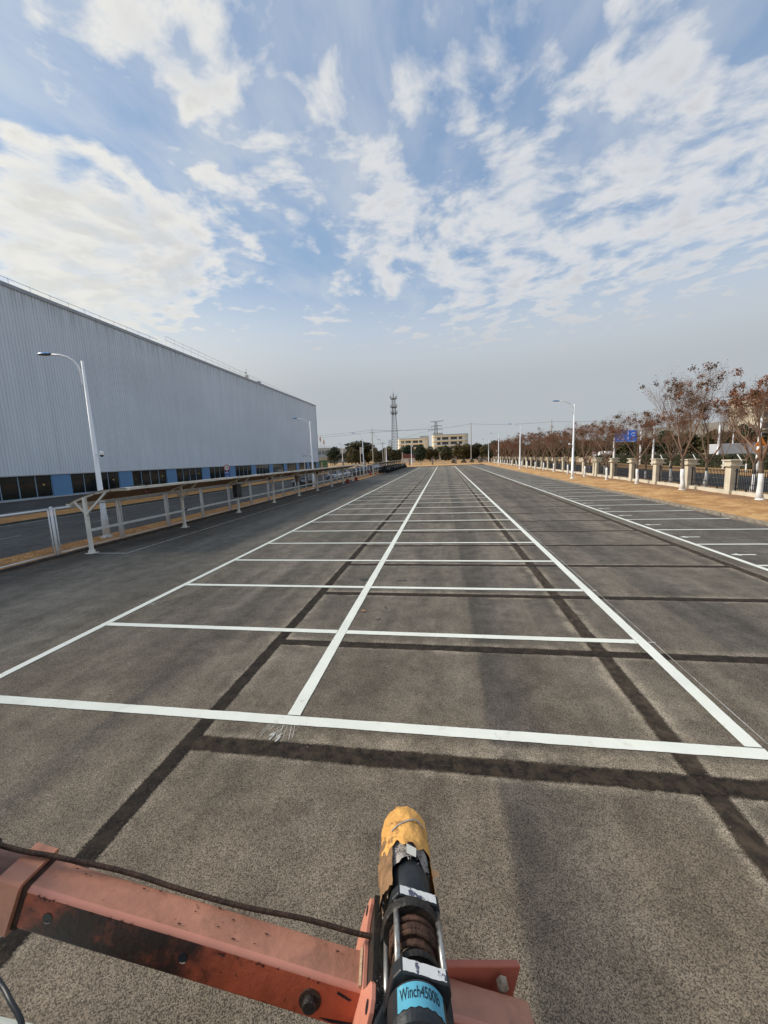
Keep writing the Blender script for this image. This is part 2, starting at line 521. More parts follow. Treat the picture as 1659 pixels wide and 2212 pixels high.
# ------------------------------------------------------------------ mesh helpers
class MB:
    def __init__(s):
        s.v = []
        s.f = []

    def box(s, c, d, rz=0.0, M=None):
        hx, hy, hz = d[0] / 2, d[1] / 2, d[2] / 2
        b = len(s.v)
        cr, sr = math.cos(rz), math.sin(rz)
        for i in range(8):
            x = hx if i & 1 else -hx
            y = hy if i & 2 else -hy
            z = hz if i & 4 else -hz
            p = Vector((c[0] + x * cr - y * sr, c[1] + x * sr + y * cr, c[2] + z))
            s.v.append(M @ p if M else p)
        for f in ((0, 2, 3, 1), (4, 5, 7, 6), (0, 1, 5, 4), (2, 6, 7, 3), (0, 4, 6, 2), (1, 3, 7, 5)):
            s.f.append(tuple(b + i for i in f))
        return s

    def ab(s, x0, x1, y0, y1, z0, z1):
        return s.box(((x0 + x1) / 2, (y0 + y1) / 2, (z0 + z1) / 2), (abs(x1 - x0), abs(y1 - y0), abs(z1 - z0)))

    def tube(s, pts, rad, n=6, caps=True, flat=1.0, up=None):
        pts = [Vector(p) for p in pts]
        if not hasattr(rad, '__len__'):
            rad = [rad] * len(pts)
        b = len(s.v)
        prev = None
        for i, p in enumerate(pts):
            t = (pts[min(i + 1, len(pts) - 1)] - pts[max(i - 1, 0)])
            if t.length < 1e-9:
                t = Vector((0, 0, 1))
            t.normalize()
            if prev is None:
                a = Vector(up) if up else (Vector((0, 0, 1)) if abs(t.z) < .9 else Vector((1, 0, 0)))
                prev = (a - a.dot(t) * t).normalized()
            else:
                prev = (prev - prev.dot(t) * t).normalized()
            q = t.cross(prev)
            for k in range(n):
                an = 2 * PI * k / n
                s.v.append(p + rad[i] * (math.cos(an) * prev + math.sin(an) * flat * q))
        for i in range(len(pts) - 1):
            for k in range(n):
                k2 = (k + 1) % n
                s.f.append((b + i * n + k, b + i * n + k2, b + (i + 1) * n + k2, b + (i + 1) * n + k))
        if caps:
            s.f.append(tuple(b + k for k in range(n))[::-1])
            e = b + (len(pts) - 1) * n
            s.f.append(tuple(e + k for k in range(n)))
        return s

    def bar(s, a, b_, w, h=None):
        """square bar from a to b"""
        h = h or w
        a, b_ = Vector(a), Vector(b_)
        t = (b_ - a).normalized()
        up = Vector((0, 0, 1)) if abs(t.z) < .95 else Vector((1, 0, 0))
        p = t.cross(up).normalized()
        q = p.cross(t).normalized()
        b = len(s.v)
        for e in (a, b_):
            for (i, j) in ((-1, -1), (1, -1), (1, 1), (-1, 1)):
                s.v.append(e + p * (i * w / 2) + q * (j * h / 2))
        for f in ((0, 1, 2, 3), (7, 6, 5, 4), (0, 4, 5, 1), (1, 5, 6, 2), (2, 6, 7, 3), (3, 7, 4, 0)):
            s.f.append(tuple(b + i for i in f))
        return s

    def prism(s, poly, axis, a0, a1):
        """extrude a polygon (list of 2D) along axis 0/1/2"""
        b = len(s.v)
        n = len(poly)
        for a in (a0, a1):
            for (p, q) in poly:
                s.v.append(Vector((a, p, q) if axis == 0 else (p, a, q) if axis == 1 else (p, q, a)))
        s.f.append(tuple(range(b, b + n)))
        s.f.append(tuple(range(b + 2 * n - 1, b + n - 1, -1)))
        for i in range(n):
            j = (i + 1) % n
            s.f.append((b + i, b + n + i, b + n + j, b + j))
        return s

    def poly(s, pts):
        b = len(s.v)
        s.v += [Vector(p) for p in pts]
        s.f.append(tuple(range(b, b + len(pts))))
        return s

    def grid(s, rows):
        b = len(s.v)
        m = len(rows[0])
        for r in rows:
            s.v += [Vector(p) for p in r]
        for i in range(len(rows) - 1):
            for j in range(m - 1):
                s.f.append((b + i * m + j, b + i * m + j + 1, b + (i + 1) * m + j + 1, b + (i + 1) * m + j))
        return s

    def lathe(s, prof, n=16, c=(0, 0, 0), axis=2):
        """prof: list of (radius, height) around axis"""
        b = len(s.v)
        for (r, h) in prof:
            for k in range(n):
                a = 2 * PI * k / n
                p, q = r * math.cos(a), r * math.sin(a)
                v = (p, q, h) if axis == 2 else (p, h, q) if axis == 1 else (h, p, q)
                s.v.append(Vector(c) + Vector(v))
        for i in range(len(prof) - 1):
            for k in range(n):
                k2 = (k + 1) % n
                s.f.append((b + i * n + k, b + i * n + k2, b + (i + 1) * n + k2, b + (i + 1) * n + k))
        s.f.append(tuple(b + k for k in range(n))[::-1])
        e = b + (len(prof) - 1) * n
        s.f.append(tuple(e + k for k in range(n)))
        return s

    def ball(s, c, r, seg=10, rings=6):
        if not hasattr(r, '__len__'):
            r = (r, r, r)
        b = len(s.v)
        for i in range(1, rings):
            th = PI * i / rings
            for k in range(seg):
                a = 2 * PI * k / seg
                s.v.append(Vector((c[0] + r[0] * math.sin(th) * math.cos(a), c[1] + r[1] * math.sin(th) * math.sin(a), c[2] + r[2] * math.cos(th))))
        t = len(s.v)
        s.v.append(Vector((c[0], c[1], c[2] + r[2])))
        s.v.append(Vector((c[0], c[1], c[2] - r[2])))
        for i in range(rings - 2):
            for k in range(seg):
                k2 = (k + 1) % seg
                s.f.append((b + i * seg + k, b + (i + 1) * seg + k, b + (i + 1) * seg + k2, b + i * seg + k2))
        for k in range(seg):
            k2 = (k + 1) % seg
            s.f.append((t, b + k, b + k2))
            s.f.append((t + 1, b + (rings - 2) * seg + k2, b + (rings - 2) * seg + k))
        return s

    def mesh(s, name, m=None, smooth=False):
        me = bpy.data.meshes.new(name)
        me.from_pydata([tuple(v) for v in s.v], [], s.f)
        if m:
            me.materials.append(m)
        if smooth:
            for p in me.polygons:
                p.use_smooth = True
        me.update()
        return me

    def obj(s, name, m, parent=None, smooth=False, fix=True, bevel=0):
        me = s.mesh(name, m, smooth)
        if fix:
            bm = bmesh.new()
            bm.from_mesh(me)
            bmesh.ops.recalc_face_normals(bm, faces=bm.faces)
            if bevel:
                bmesh.ops.bevel(bm, geom=list(bm.edges), offset=bevel, segments=2, profile=.5, affect='EDGES', clamp_overlap=True)
            bm.to_mesh(me)
            bm.free()
            if smooth:
                for p in me.polygons:
                    p.use_smooth = True
        return link(name, me, parent)


def link(name, me, parent=None, loc=None, rz=None, scale=None):
    o = bpy.data.objects.new(name, me)
    COL.objects.link(o)
    if parent is not None:
        o.parent = parent
    if loc is not None:
        o.location = loc
    if rz is not None:
        o.rotation_euler = (0, 0, rz)
    if scale is not None:
        o.scale = (scale,) * 3 if not hasattr(scale, '__len__') else scale
    return o


def tag(o, label=None, cat=None, group=None, kind=None):
    if label:
        o['label'] = label
    if cat:
        o['category'] = cat
    if group:
        o['group'] = group
    if kind:
        o['kind'] = kind
    return o


def thing(name, label, cat, loc=(0, 0, 0), rz=0, group=None, scale=None):
    o = bpy.data.objects.new(name, None)
    COL.objects.link(o)
    o.location = loc
    o.rotation_euler = (0, 0, rz)
    if scale:
        o.scale = (scale,) * 3 if not hasattr(scale, '__len__') else scale
    o.empty_display_size = .2
    return tag(o, label, cat, group)


KIDS = {}


def dup(root, loc, rz, label, scale=None):
    """copy a thing, its parts and their sub-parts; meshes stay shared"""
    kids = {}
    for o in COL.objects:
        if o.parent:
            kids.setdefault(o.parent.name, []).append(o)

    def rec(o, parent):
        c = o.copy()
        COL.objects.link(c)
        c.parent = parent
        for k in kids.get(o.name, []):
            rec(k, c)
        return c
    r = rec(root, None)
    r.location = loc
    r.rotation_euler = (0, 0, rz)
    if scale:
        r.scale = (scale,) * 3 if not hasattr(scale, '__len__') else scale
    r['label'] = label
    return r


def nth(i):
    return ['first', 'second', 'third', 'fourth', 'fifth', 'sixth', 'seventh', 'eighth', 'ninth', 'tenth', 'eleventh', 'twelfth', 'thirteenth',
            'fourteenth', 'fifteenth', 'sixteenth', 'seventeenth', 'eighteenth', 'nineteenth', 'twentieth', 'twenty-first', 'twenty-second', 'twenty-third',
            'twenty-fourth', 'twenty-fifth', 'twenty-sixth', 'twenty-seventh', 'twenty-eighth', 'twenty-ninth', 'thirtieth', 'thirty-first', 'thirty-second', 'thirty-third',
            'thirty-fourth', 'thirty-fifth', 'thirty-sixth', 'thirty-seventh', 'thirty-eighth', 'thirty-ninth', 'fortieth', 'forty-first', 'forty-second', 'forty-third', 'forty-fourth', 'forty-fifth', 'forty-sixth'][i]


# ------------------------------------------------------------------ ground, roads, lot
tag(MB().poly([(-3000, -500, -.06), (3000, -500, -.06), (3000, 4500, -.06), (-3000, 4500, -.06)]).obj('ground', SOIL), kind='structure')

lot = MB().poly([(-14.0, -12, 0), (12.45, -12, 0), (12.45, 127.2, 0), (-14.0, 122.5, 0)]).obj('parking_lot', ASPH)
tag(lot, kind='structure')
LX = (-6.98, -1.93, 3.20, 8.10)
ROW0 = 4.0885


def ragged(x0, x1, y0, y1, z, amp, step=.08, along='y'):
    """strip with slightly uneven long edges"""
    mb = MB()
    rows = []
    a0, a1 = (y0, y1) if along == 'y' else (x0, x1)
    n = max(2, int((a1 - a0) / step))
    for i in range(n + 1):
        a = a0 + (a1 - a0) * i / n
        j0 = amp * mnoise.noise(Vector((a * 3.1, x0 + y0, 1.3))) + amp * .5 * random.uniform(-1, 1)
        j1 = amp * mnoise.noise(Vector((a * 3.1, x1 + y1, 7.7))) + amp * .5 * random.uniform(-1, 1)
        if along == 'y':
            rows.append([(x0 + j0, a, z), (x1 + j1, a, z)])
        else:
            rows.append([(a, y0 + j0, z), (a, y1 + j1, z)])
    return mb.grid(rows)


# long filled trenches, cross trenches
for (xa, xb, ye, mm) in ((-3.11, -2.87, 96, TR_LONG), (2.27, 2.56, 100, TR_WORN), (7.36, 7.66, 112, TR_WORN)):
    ragged(xa, xb, -12, ye, .004, .006, 1.0).obj('asphalt_patch', mm, lot)
for k in range(0, 30):
    yc = ROW0 + 2.5 * k - .43
    w = .115 if k > 0 else .15
    if k == 0:
        ragged(-2.92, 7.40, yc - w, yc + w, .0050, .008, .3, 'x').obj('asphalt_patch', TR_CROSSW, lot)
    else:
        ragged(-2.90, 7.40, yc - w - .03, yc + w - .03, .0050, .006, .5, 'x').obj('asphalt_patch', TR_CROSS if k < 14 else TR_CROSSW, lot)

# white lines: each its own sheet
ZL = .009


def line(x0, x1, y0, y1, m=None, z=ZL, amp=.004, along=None, step=None):
    along = along or ('y' if (y1 - y0) > (x1 - x0) else 'x')
    near = min(y0, y1) < 16
    return ragged(x0, x1, y0, y1, z, amp, step or (.06 if near else 1.0), along).obj('painted_line', m or LINE, lot)


ends = (117.5, 120.5, 118.5, 126.0)
for i, xl in enumerate(LX):
    y0 = ROW0 - .0 if i != 3 else -6.0
    if i in (0, 1, 2):
        y0 = 4.23
    hw = .085 if i in (1, 2) else .075
    line(xl - hw, xl + hw, y0, 30, along='y')
    line(xl - hw, xl + hw, 30.01, ends[i], along='y')
line(LX[0] - .6, LX[2] + .09, 4.055, 4.215, along='x')
NROW = 46
for k in range(1, NROW):
    yk = ROW0 + 2.5 * k
    if yk > 116:
        break
    line(LX[0] + .08, LX[1] - .09, yk - .07, yk + .07, z=ZL + .0005)
    line(LX[1] + .09, LX[2] - .09, yk - .07, yk + .07, z=ZL + .0005)
ar = MB()
ar.poly([(0, 0, 0), (.24, -.13, 0), (.24, -.045, 0), (.66, -.045, 0), (.66, .045, 0), (.24, .045, 0), (.24, .13, 0)])
arm_ = None
for k in range(-1, 46):
    yk = 11.24 + 2.5 * k
    if yk > 120:
        break
    line(LX[3] + .08, 12.33, yk - .06, yk + .06, z=ZL + .0005)
    if yk < 100:
        if arm_ is None:
            arm_ = ar.mesh('arrow_marking', LINE)
        o = link('arrow_marking', arm_, lot, (8.26, yk + 1.15, ZL))
# chalk setting-out line beside the third line and small tick marks, splashes of paint by the first line
line(3.375, 3.385, 1.2, 20, LINE2, .007, .004, 'y')
for k in range(1, 6):
    yk = ROW0 + 2.5 * k
    line(3.30, 3.42, yk - .012, yk + .012, LINE2, .0072, .003, 'x')
sp = MB()
for i in range(15):
    x, y = random.gauss(-1.98, .12), 4.04
    l = random.uniform(.05, .24)
    dx = random.uniform(-.10, .06)
    w = random.uniform(.002, .006)
    sp.poly([(x, y, .0076 + i * .0001), (x + w, y, .0076 + i * .0001), (x + dx + w, y - l, .0076 + i * .0001), (x + dx, y - l, .0076 + i * .0001)])
for (x, y) in ((-2.08, 3.78), (-1.99, 3.76)):
    for j in range(5):
        a = random.uniform(0, .03)
        sp.poly([(x + a, y + .02 * j, .0106 + j * .0002), (x + a + .02, y + .02 * j, .0106 + j * .0002), (x + a + .035, y + .05 + .02 * j, .0106 + j * .0002), (x + a + .012, y + .05 + .02 * j, .0106 + j * .0002)])
tag(sp.obj('paint_splash', LINE2, lot), kind='stuff')
# small stains
st = MB()
for (x, y, s_) in ((-2.05, 9.65, .16), (-1.15, 9.7, .10), (-1.35, 7.2, .05), (-2.2, 11.7, .1)):
    for j in range(4):
        cx, cy = x + random.uniform(-s_, s_), y + random.uniform(-s_, s_) * .8
        n = 9
        st.poly([(cx + math.cos(2 * PI * i / n) * s_ * random.uniform(.3, .8), cy + math.sin(2 * PI * i / n) * s_ * random.uniform(.2, .5), .0052 + j * .0003) for i in range(n)])
tag(st.obj('oil_stain', mat('oil stain', (.02, .018, .016), .5), lot), kind='stuff')
# bay outline beside the shed
line(-11.92, -11.82, 12.46, 35.4, LINE2, along='y')
line(-11.92, -11.82, 36.3, 74.4, LINE2, along='y')
line(-13.6, -11.93, 12.44, 12.54, LINE2)
line(-13.6, -12.1, 13.37, 13.42, mat('ghost line', (.16, .155, .14), .8), .007)
# chalk scrawl to the left of first line
sc_ = MB()
for i in range(14):
    x, y = -6.9 + random.uniform(-.35, .25), 7.7 + random.uniform(-.1, .3)
    a = random.uniform(-.5, .5)
    l = random.uniform(.08, .25)
    sc_.poly([(x, y, .0076 + i * 1e-4), (x + l, y + a * l, .0076 + i * 1e-4), (x + l, y + a * l + .008, .0076 + i * 1e-4), (x, y + .006, .0076 + i * 1e-4)])
tag(sc_.obj('chalk_scrawl', LINE2, lot), kind='stuff')

# loose grit on the asphalt near the camera
gm = MB()
rg = random.Random(31)
for i in range(260):
    x, y = rg.uniform(-4.5, 4.5), rg.uniform(.6, 7.5)
    r_ = rg.uniform(.002, .006)
    gm.ball((x, y, r_ * .7), (r_ * rg.uniform(.7, 1.4), r_, r_ * .8), 5, 3)
tag(gm.obj('grit', mat('grit', (.30, .27, .22), .9, var=.6, vscale=2), lot), kind='stuff')
# loose leaf
lf = MB().poly([(-.05, 0, .01), (-.02, -.03, .03), (.03, -.02, .02), (.05, .01, .035), (.02, .03, .012), (-.02, .03, .03)]).mesh('fallen_leaf', mat('dry leaf', (.45, .20, .06), .8))
o = link('fallen_leaf', lf, None, (-1.72, 7.55, .008))
tag(o, 'curled orange leaf lying on the asphalt right of the centre line', 'leaf')
o = link('fallen_leaf', lf, None, (-1.28, 7.78, .008), 2, .8)
o.data = lf.copy()
o.data.materials[0] = mat('brown leaf', (.09, .045, .025), .8)
tag(o, 'small dark brown leaf lying on the asphalt beside the orange leaf', 'leaf')

# right-hand kerb stones, dry verge
verge = MB()
rows = []
ny = 150
for i in range(ny + 1):
    y = -6 + i * 1.0
    row = []
    for (x, zb) in ((12.60, .13), (13.2, .17), (14.2, .22), (15.2, .25), (16.2, .26), (17.05, .24), (17.9, .20), (19.0, .12), (20.6, .10)):
        row.append((x, y, zb + .04 * mnoise.noise(Vector((x * .8, y * .8, 0))) if x > 12.7 else zb))
    rows.append(row)
verge.grid(rows)
tag(verge.obj('verge', GRASS, smooth=True), kind='structure')
kerb = tag(bpy.data.objects.new('kerb', None), kind='structure')
COL.objects.link(kerb)
ks = [MB().box((0, 0, .068), (.15, 1.0 - .02 - .004 * i, .135)).obj('kerb_stone', KERB, kerb, bevel=.012) for i in range(3)]
for o in ks:
    me = o.data
kmesh = [o.data for o in ks]
for i, o in enumerate(ks):
    o.location = (12.53, 3 + i, 0)
for i in range(3, 122):
    link('kerb_stone', kmesh[i % 3], kerb, (12.53 + random.uniform(-.008, .008), 3 + i, random.uniform(-.012, .008)))
for i in range(27):   # the far end kerb
    o = link('kerb_stone', kmesh[i % 3], kerb, (12.0 - i, 127.2 - i * .178 - .1, 0), PI / 2 + .176)
# gutter strip
tag(MB().poly([(12.30, -6, .005), (12.455, -6, .005), (12.455, 126, .005), (12.30, 126, .005)]).obj('gutter', mat('gutter concrete', (.20, .175, .14), .9, var=.3, vscale=3), lot))

# left: verge, road, second verge, pavement
tag(MB().poly([(-16.42, -10, -.005), (-14.0, -10, -.005), (-14.0, 160, -.005), (-16.42, 160, -.005)]).obj('verge', GRASSL), kind='structure')
lr = tag(MB().poly([(-26.5, -10, -.01), (-16.42, -10, -.01), (-16.42, 175, -.01), (-26.5, 175, -.01)]).obj('road', ROAD), kind='structure')
for k in range(-2, 28):
    ya = 14.4 + 5.82 * k
    ragged(-21.37, -21.27, ya, ya + 1.75, -.006, .003, 1).obj('painted_line', LINE2, lr)
ragged(-26.2, -26.08, -10, 150, -.006, .003, 4).obj('painted_line', LINE2, lr)
kb = MB()
for i in range(160):
    kb.box((-26.6, -9.5 + i, .05), (.14, .98, .12))
tag(kb.obj('kerb', mat('mossy kerb', (.06, .065, .045), .9, var=.3)), kind='structure')
tag(MB().poly([(-30.6, -10, .06), (-26.68, -10, .06), (-26.68, 125, .06), (-30.6, 125, .06)]).obj('verge', GRASSL), kind='structure')
tag(MB().poly([(-33.6, -10, .08), (-30.6, -10, .08), (-30.6, 125, .08), (-33.6, 125, .08)]).obj('pavement', mat('pavement', (.22, .22, .21), .9, var=.2)), kind='structure')
# widened verge between the two sheds, with kerb
pts = [(-14.0, 57.2, .05), (-12.55, 57.2, .05), (-12.45, 58.5, .05), (-12.45, 81, .05), (-12.7, 83, .05), (-14.0, 83, .05)]
tag(MB().poly(pts).obj('verge', GRASSL), kind='structure')
kb = MB()
for i in range(24):
    kb.box((-12.38, 58.2 + i, .04), (.14, .98, .12))
tag(kb.obj('kerb', KERB), kind='structure')
# right road behind the fence
rr_ = tag(MB().poly([(20.6, -10, -.02), (30.0, -10, -.02), (30.0, 420, -.02), (20.6, 420, -.02)]).obj('road', ROADR), kind='structure')
for xx in (21.0, 23.6, 27.0, 29.6):
    if xx in (23.6, 27.0):
        for k in range(0, 26):
            ragged(xx, xx + .12, 18 + 6 * k, 20 + 6 * k, -.015, .002, 2).obj('painted_line', LINE2, rr_)
    else:
        ragged(xx, xx + .12, -10, 200, -.015, .002, 5).obj('painted_line', LINE2, rr_)
tag(MB().poly([(30.0, -10, .06), (38, -10, .06), (38, 300, .06), (30.0, 300, .06)]).obj('verge', GRASS), kind='structure')
# far end strip of dry ground and cross road
tag(MB().poly([(-60, 129, -.02), (20.6, 129, -.02), (20.6, 330, -.02), (-60, 330, -.02)]).obj('verge', GRASS), kind='structure')

# grass tufts that carry the dry verge near the camera
tf = MB()


def tuft(x, y, z, h):
    for j in range(4):
        a = random.uniform(0, 2 * PI)
        w = random.uniform(.006, .014)
        lx, ly = math.cos(a) * h * .7, math.sin(a) * h * .7
        px, py = -math.sin(a) * w, math.cos(a) * w
        tf.poly([(x - px, y - py, z), (x + px, y + py, z), (x + lx, y + ly, z + h * random.uniform(.5, 1))])


for i in range(16000):
    y = 12 + 55 * random.random() ** 1.6
    x = random.uniform(12.62, 17.0)
    zb = .13 + min(1, (x - 12.6) / 2.6) * .12
    tuft(x, y, zb - .03, random.uniform(.03, .09))
for i in range(6000):
    y = 8 + 40 * random.random() ** 1.5
    tuft(random.uniform(-16.4, -14.3), y, -.01, random.uniform(.03, .09))
tag(tf.obj('grass', mat('straw', (.60, .36, .15), .9, var=.4, vscale=1.0), fix=False), 'dry straw-coloured grass on the verges', None, kind='stuff')

# ------------------------------------------------------------------ factory hall on the left
XB = -33.6
hall = thing('factory_hall', 'long windowless grey ribbed-metal factory hall with blue pillars between ground-floor windows', 'factory', (XB, 0, 0))
Y0, Y1, ZT, ZC, ZS = -22.0, 101.6, 17.55, 2.93, 1.0
hb = MB()
hb.ab(-70, -.32, Y0, Y1 - .05, 0, ZT - .15)
hb.obj('wall', DGREY, hall)
MB().ab(-.32, -.02, Y0, Y1, 0, ZS - .12).obj('base_wall', DGREY, hall)
MB().ab(-.32, .06, Y0, Y1, ZS - .12, ZS).obj('window_sill', SILL, hall)
# ribbed cladding sheets, one object per 7.08 m bay
pitch = 7.08 / 27
prof = []
for i in range(27):
    a = i * pitch
    prof += [(a, .0), (a + .022, .04), (a + .20, .04), (a + .222, .0)]
prof.append((7.08 - .006, 0))
rows = [[(x, a, ZC) for (a, x) in prof], [(x, a, ZT) for (a, x) in prof]]
clm = MB().grid(rows).mesh('cladding_panel', CLAD)
ncol = [28.7 - 7.08 * 7 + 7.08 * i for i in range(18)]
for i, yc in enumerate(ncol):
    if yc + 7.08 > Y1 + .1:
        break
    link('cladding_panel', clm, hall, (.02, yc + .85, 0))
last = ncol[i] + .85
# last narrow sheet
pr2 = [(a, x) for (a, x) in prof if a <= Y1 - last - .05]
MB().grid([[(x, a, ZC) for (a, x) in pr2], [(x, a, ZT) for (a, x) in pr2]]).obj('cladding_panel', CLAD, hall, fix=False).location = (.02, last, 0)
MB().ab(-.02, .10, Y0, Y1, ZC - .07, ZC + .02).obj('drip_trim', mat('pale trim', (.50, .54, .56), .5), hall)
MB().ab(-.5, .16, Y0, Y1 + .1, ZT, ZT + .28).obj('parapet_cap', CLADTRIM, hall)
MB().ab(-.4, .09, Y1 - .10, Y1 + .08, 0, ZT).obj('corner_trim', CLADTRIM, hall)
MB().ab(-70, -.5, Y0, Y1, ZT - .15, ZT + .1).obj('roof', CLADTRIM, hall)
colm = MB().ab(-.32, .0, 0, 1.74, ZS, ZC - .07).mesh('pillar', BLUE)
paneW = (7.08 - 1.74) / 4
pm = MB().ab(-.14, -.12, .03, paneW - .03, ZS + .03, ZC - .10).mesh('pane', GLASS)
fb = MB()
for q in range(5):
    fb.ab(-.16, -.07, paneW * q - .03, paneW * q + .03, ZS, ZC - .07)
fb.ab(-.16, -.07, 0, 4 * paneW, ZS, ZS + .05)
fb.ab(-.16, -.07, 0, 4 * paneW, ZC - .12, ZC - .07)
fm = fb.mesh('window', WINF)
tri = MB().poly([(-.115, -.09, .09), (-.115, .09, .09), (-.115, 0, -.07)]).mesh('warning_sticker', mat('yellow sticker', (.75, .6, .15), .6))
for yc in ncol:
    if yc + 1.74 < Y1:
        link('pillar', colm, hall, (0, yc - .02, 0))
    ys = yc + 1.74 - .02
    if ys + 4 * paneW > Y1:
        # cut the last bay at the corner
        MB().ab(-.14, -.12, ys, Y1 - .1, ZS, ZC - .07).obj('pane', GLASS, hall)
        continue
    w = link('window', fm, hall, (0, ys, 0))
    for q in range(4):
        link('pane', pm, w, (0, paneW * q, 0))
    link('warning_sticker', tri, w, (0, paneW * 3.5, 2.0))
# roof handrail
rl = MB()
rl.tube([(-.15, Y0, 18.40), (-.15, 44, 18.30)], .022, 5)
for k in range(40):
    y = Y0 + 1.66 * k
    rl.tube([(-.15, y, 17.8), (-.15, y, 18.38)], .018, 5)
zr = lambda y: 20.0 - (y - 48) * .0255
rl.tube([(-2.0, 48, zr(48)), (-2.0, 99, zr(99))], .024, 5)
rl.tube([(-2.0, 48, zr(48) - .5), (-2.0, 99, zr(99) - .5)], .022, 5)
for k in range(31):
    y = 48 + 1.7 * k
    rl.tube([(-2.0, y, 17.6), (-2.0, y, zr(y))], .017, 5)
rl.obj('roof_rail', mat('rail grey', (.50, .51, .52), .5), hall)
t = thing('weather_station', 'small antenna mast with sensor boxes on the hall roof edge', 'antenna', (XB - 3, 71, 17.6))
MB().tube([(0, 0, 0), (0, 0, 3.4)], .04, 6).obj('mast', ZINC, t)
MB().ab(-.25, .25, -.2, .2, 1.6, 2.1).ab(-.1, .1, -.5, -.2, 2.3, 2.6).obj('sensor_box', mat('sensor box', (.5, .42, .36), .6), t)
t = thing('roof_cabinet', 'small dark blue box standing behind the roof rail', 'cabinet', (XB - 3.4, 76.6, 17.6))
MB().ab(-.3, .3, -.3, .3, 1.2, 2.0).ab(-.05, .05, -.3, -.2, 0, 1.2).ab(-.05, .05, .2, .3, 0, 1.2).obj('box', mat('cabinet blue', (.06, .09, .2), .5), t)


def camera_thing(loc, label, dirx=1):
    t = thing('security_camera', label, 'camera', loc)
    MB().tube([(0, 0, 0), (.28 * dirx, 0, 0)], .022, 6).obj('bracket', WHITE, t)
    MB().lathe([(.07, .02), (.085, .05), (.085, .16), (.05, .2)], 10, (.3 * dirx, 0, -.06)).obj('housing', WHITE, t)
    MB().ball((.3 * dirx, 0, -.05), .075, 10, 6).obj('lens_dome', BLACK, t, smooth=True)
    return t


camera_thing((XB + .05, 66.3, 4.45), 'white dome camera mounted on the grey hall wall')

# ------------------------------------------------------------------ lamps
def street_lamp(loc, side, label, h=7.95, group='street lamps along the lot'):
    """arm points towards side (-1 left)"""
    t = thing('street_lamp', label, 'street lamp', loc, 0, group)
    p = MB()
    p.tube([(0, 0, 0), (0, 0, 1.0), (0, 0, 1.02), (0, 0, h)], [.155, .145, .125, .055], 12)
    p.obj('pole', WHITE, t, smooth=True)
    b = MB().lathe([(.26, 0), (.26, .025), (.19, .03), (.15, .12)], 12)
    b.obj('base_flange', WHITE, t)
    bom = MB().lathe([(.022, .02), (.022, .07)], 6).mesh('anchor_bolt', ZINC)
    for k in range(4):
        a = PI / 4 + k * PI / 2
        link('anchor_bolt', bom, t, (.225 * math.cos(a), .225 * math.sin(a), 0))
    s = side
    arm = [(s * .10, 0, 6.95), (s * .17, 0, 7.0), (s * .17, 0, 7.45), (s * .24, 0, 7.72), (s * .42, 0, 7.98), (s * .72, 0, 8.17), (s * 1.15, 0, 8.30), (s * 1.62, 0, 8.36)]
    MB().tube(arm, [.038] * 7 + [.03], 8).obj('arm', WHITE, t, smooth=True)
    for zz in (7.0, 7.52):
        MB().tube([(s * .02, 0, zz), (s * .17, 0, zz)], .03, 6).obj('arm_bracket', WHITE, t)
    hd = MB()
    rows = []
    for i in range(9):
        a = i / 8
        w = .17 * math.sin(PI * min(1, .12 + a * .85)) ** .6
        zc = 8.36 + a * .04
        rows.append([(s * (1.56 + a * .72), w * math.cos(PI * j / 8), zc + .085 * math.sin(PI * j / 8) * (w / .17)) for j in range(9)])
    hd.grid(rows)
    hd.obj('lamp_shell', LAMPB, t, smooth=True)
    ln = MB()
    rows = []
    for i in range(9):
        a = i / 8
        w = .16 * math.sin(PI * min(1, .12 + a * .85)) ** .6
        zc = 8.358 + a * .04
        rows.append([(s * (1.58 + a * .68), w * math.cos(PI * j / 8), zc - .06 * math.sin(PI * j / 8) * (w / .16)) for j in range(9)])
    ln.grid(rows)
    ln.obj('lamp_lens', LAMPG, t, smooth=True)
    return t


L0 = street_lamp((-15.75, 15.6, 0), -1, 'tall white street lamp nearest the camera, behind the chain-link fence')
for i, (y, lb) in enumerate(((45.8, 'white street lamp in front of the far corner of the grey hall'), (76.6, 'white street lamp rising behind the gap between the two shelters'),
                             (108.5, 'white street lamp behind the far motorcycle shelter'))):
    dup(L0, (-15.95, y, 0), 0, lb)
dup(L0, (-11.4, 139.7, 0), 0, 'white street lamp at the far left end of the lot beyond the shelter')
R0 = dup(L0, (13.95, 45.06, .2), 0, 'white street lamp on the right verge, nearest of the right row')
dup(L0, (14.15, 75.9, .2), 0, 'white street lamp on the right verge where the bare trees thin out')
dup(L0, (14.25, 105.3, .2), 0, 'white street lamp on the right verge, third from the near end')
dup(L0, (15.5, 139.4, 0), 0, 'white street lamp at the far right corner of the lot')
camera_thing((-15.67, 15.55, 3.85), 'white dome camera on the nearest lamp pole left of the lot')
camera_thing((-15.87, 45.75, 3.85), 'white dome camera on the lamp pole by the hall corner', -1)
camera_thing((13.85, 45.06, 3.9), 'pale camera halfway up the nearest right-hand lamp pole', -1)
camera_thing((14.05, 105.2, 3.9), 'pale camera on the third right-hand lamp pole', -1)

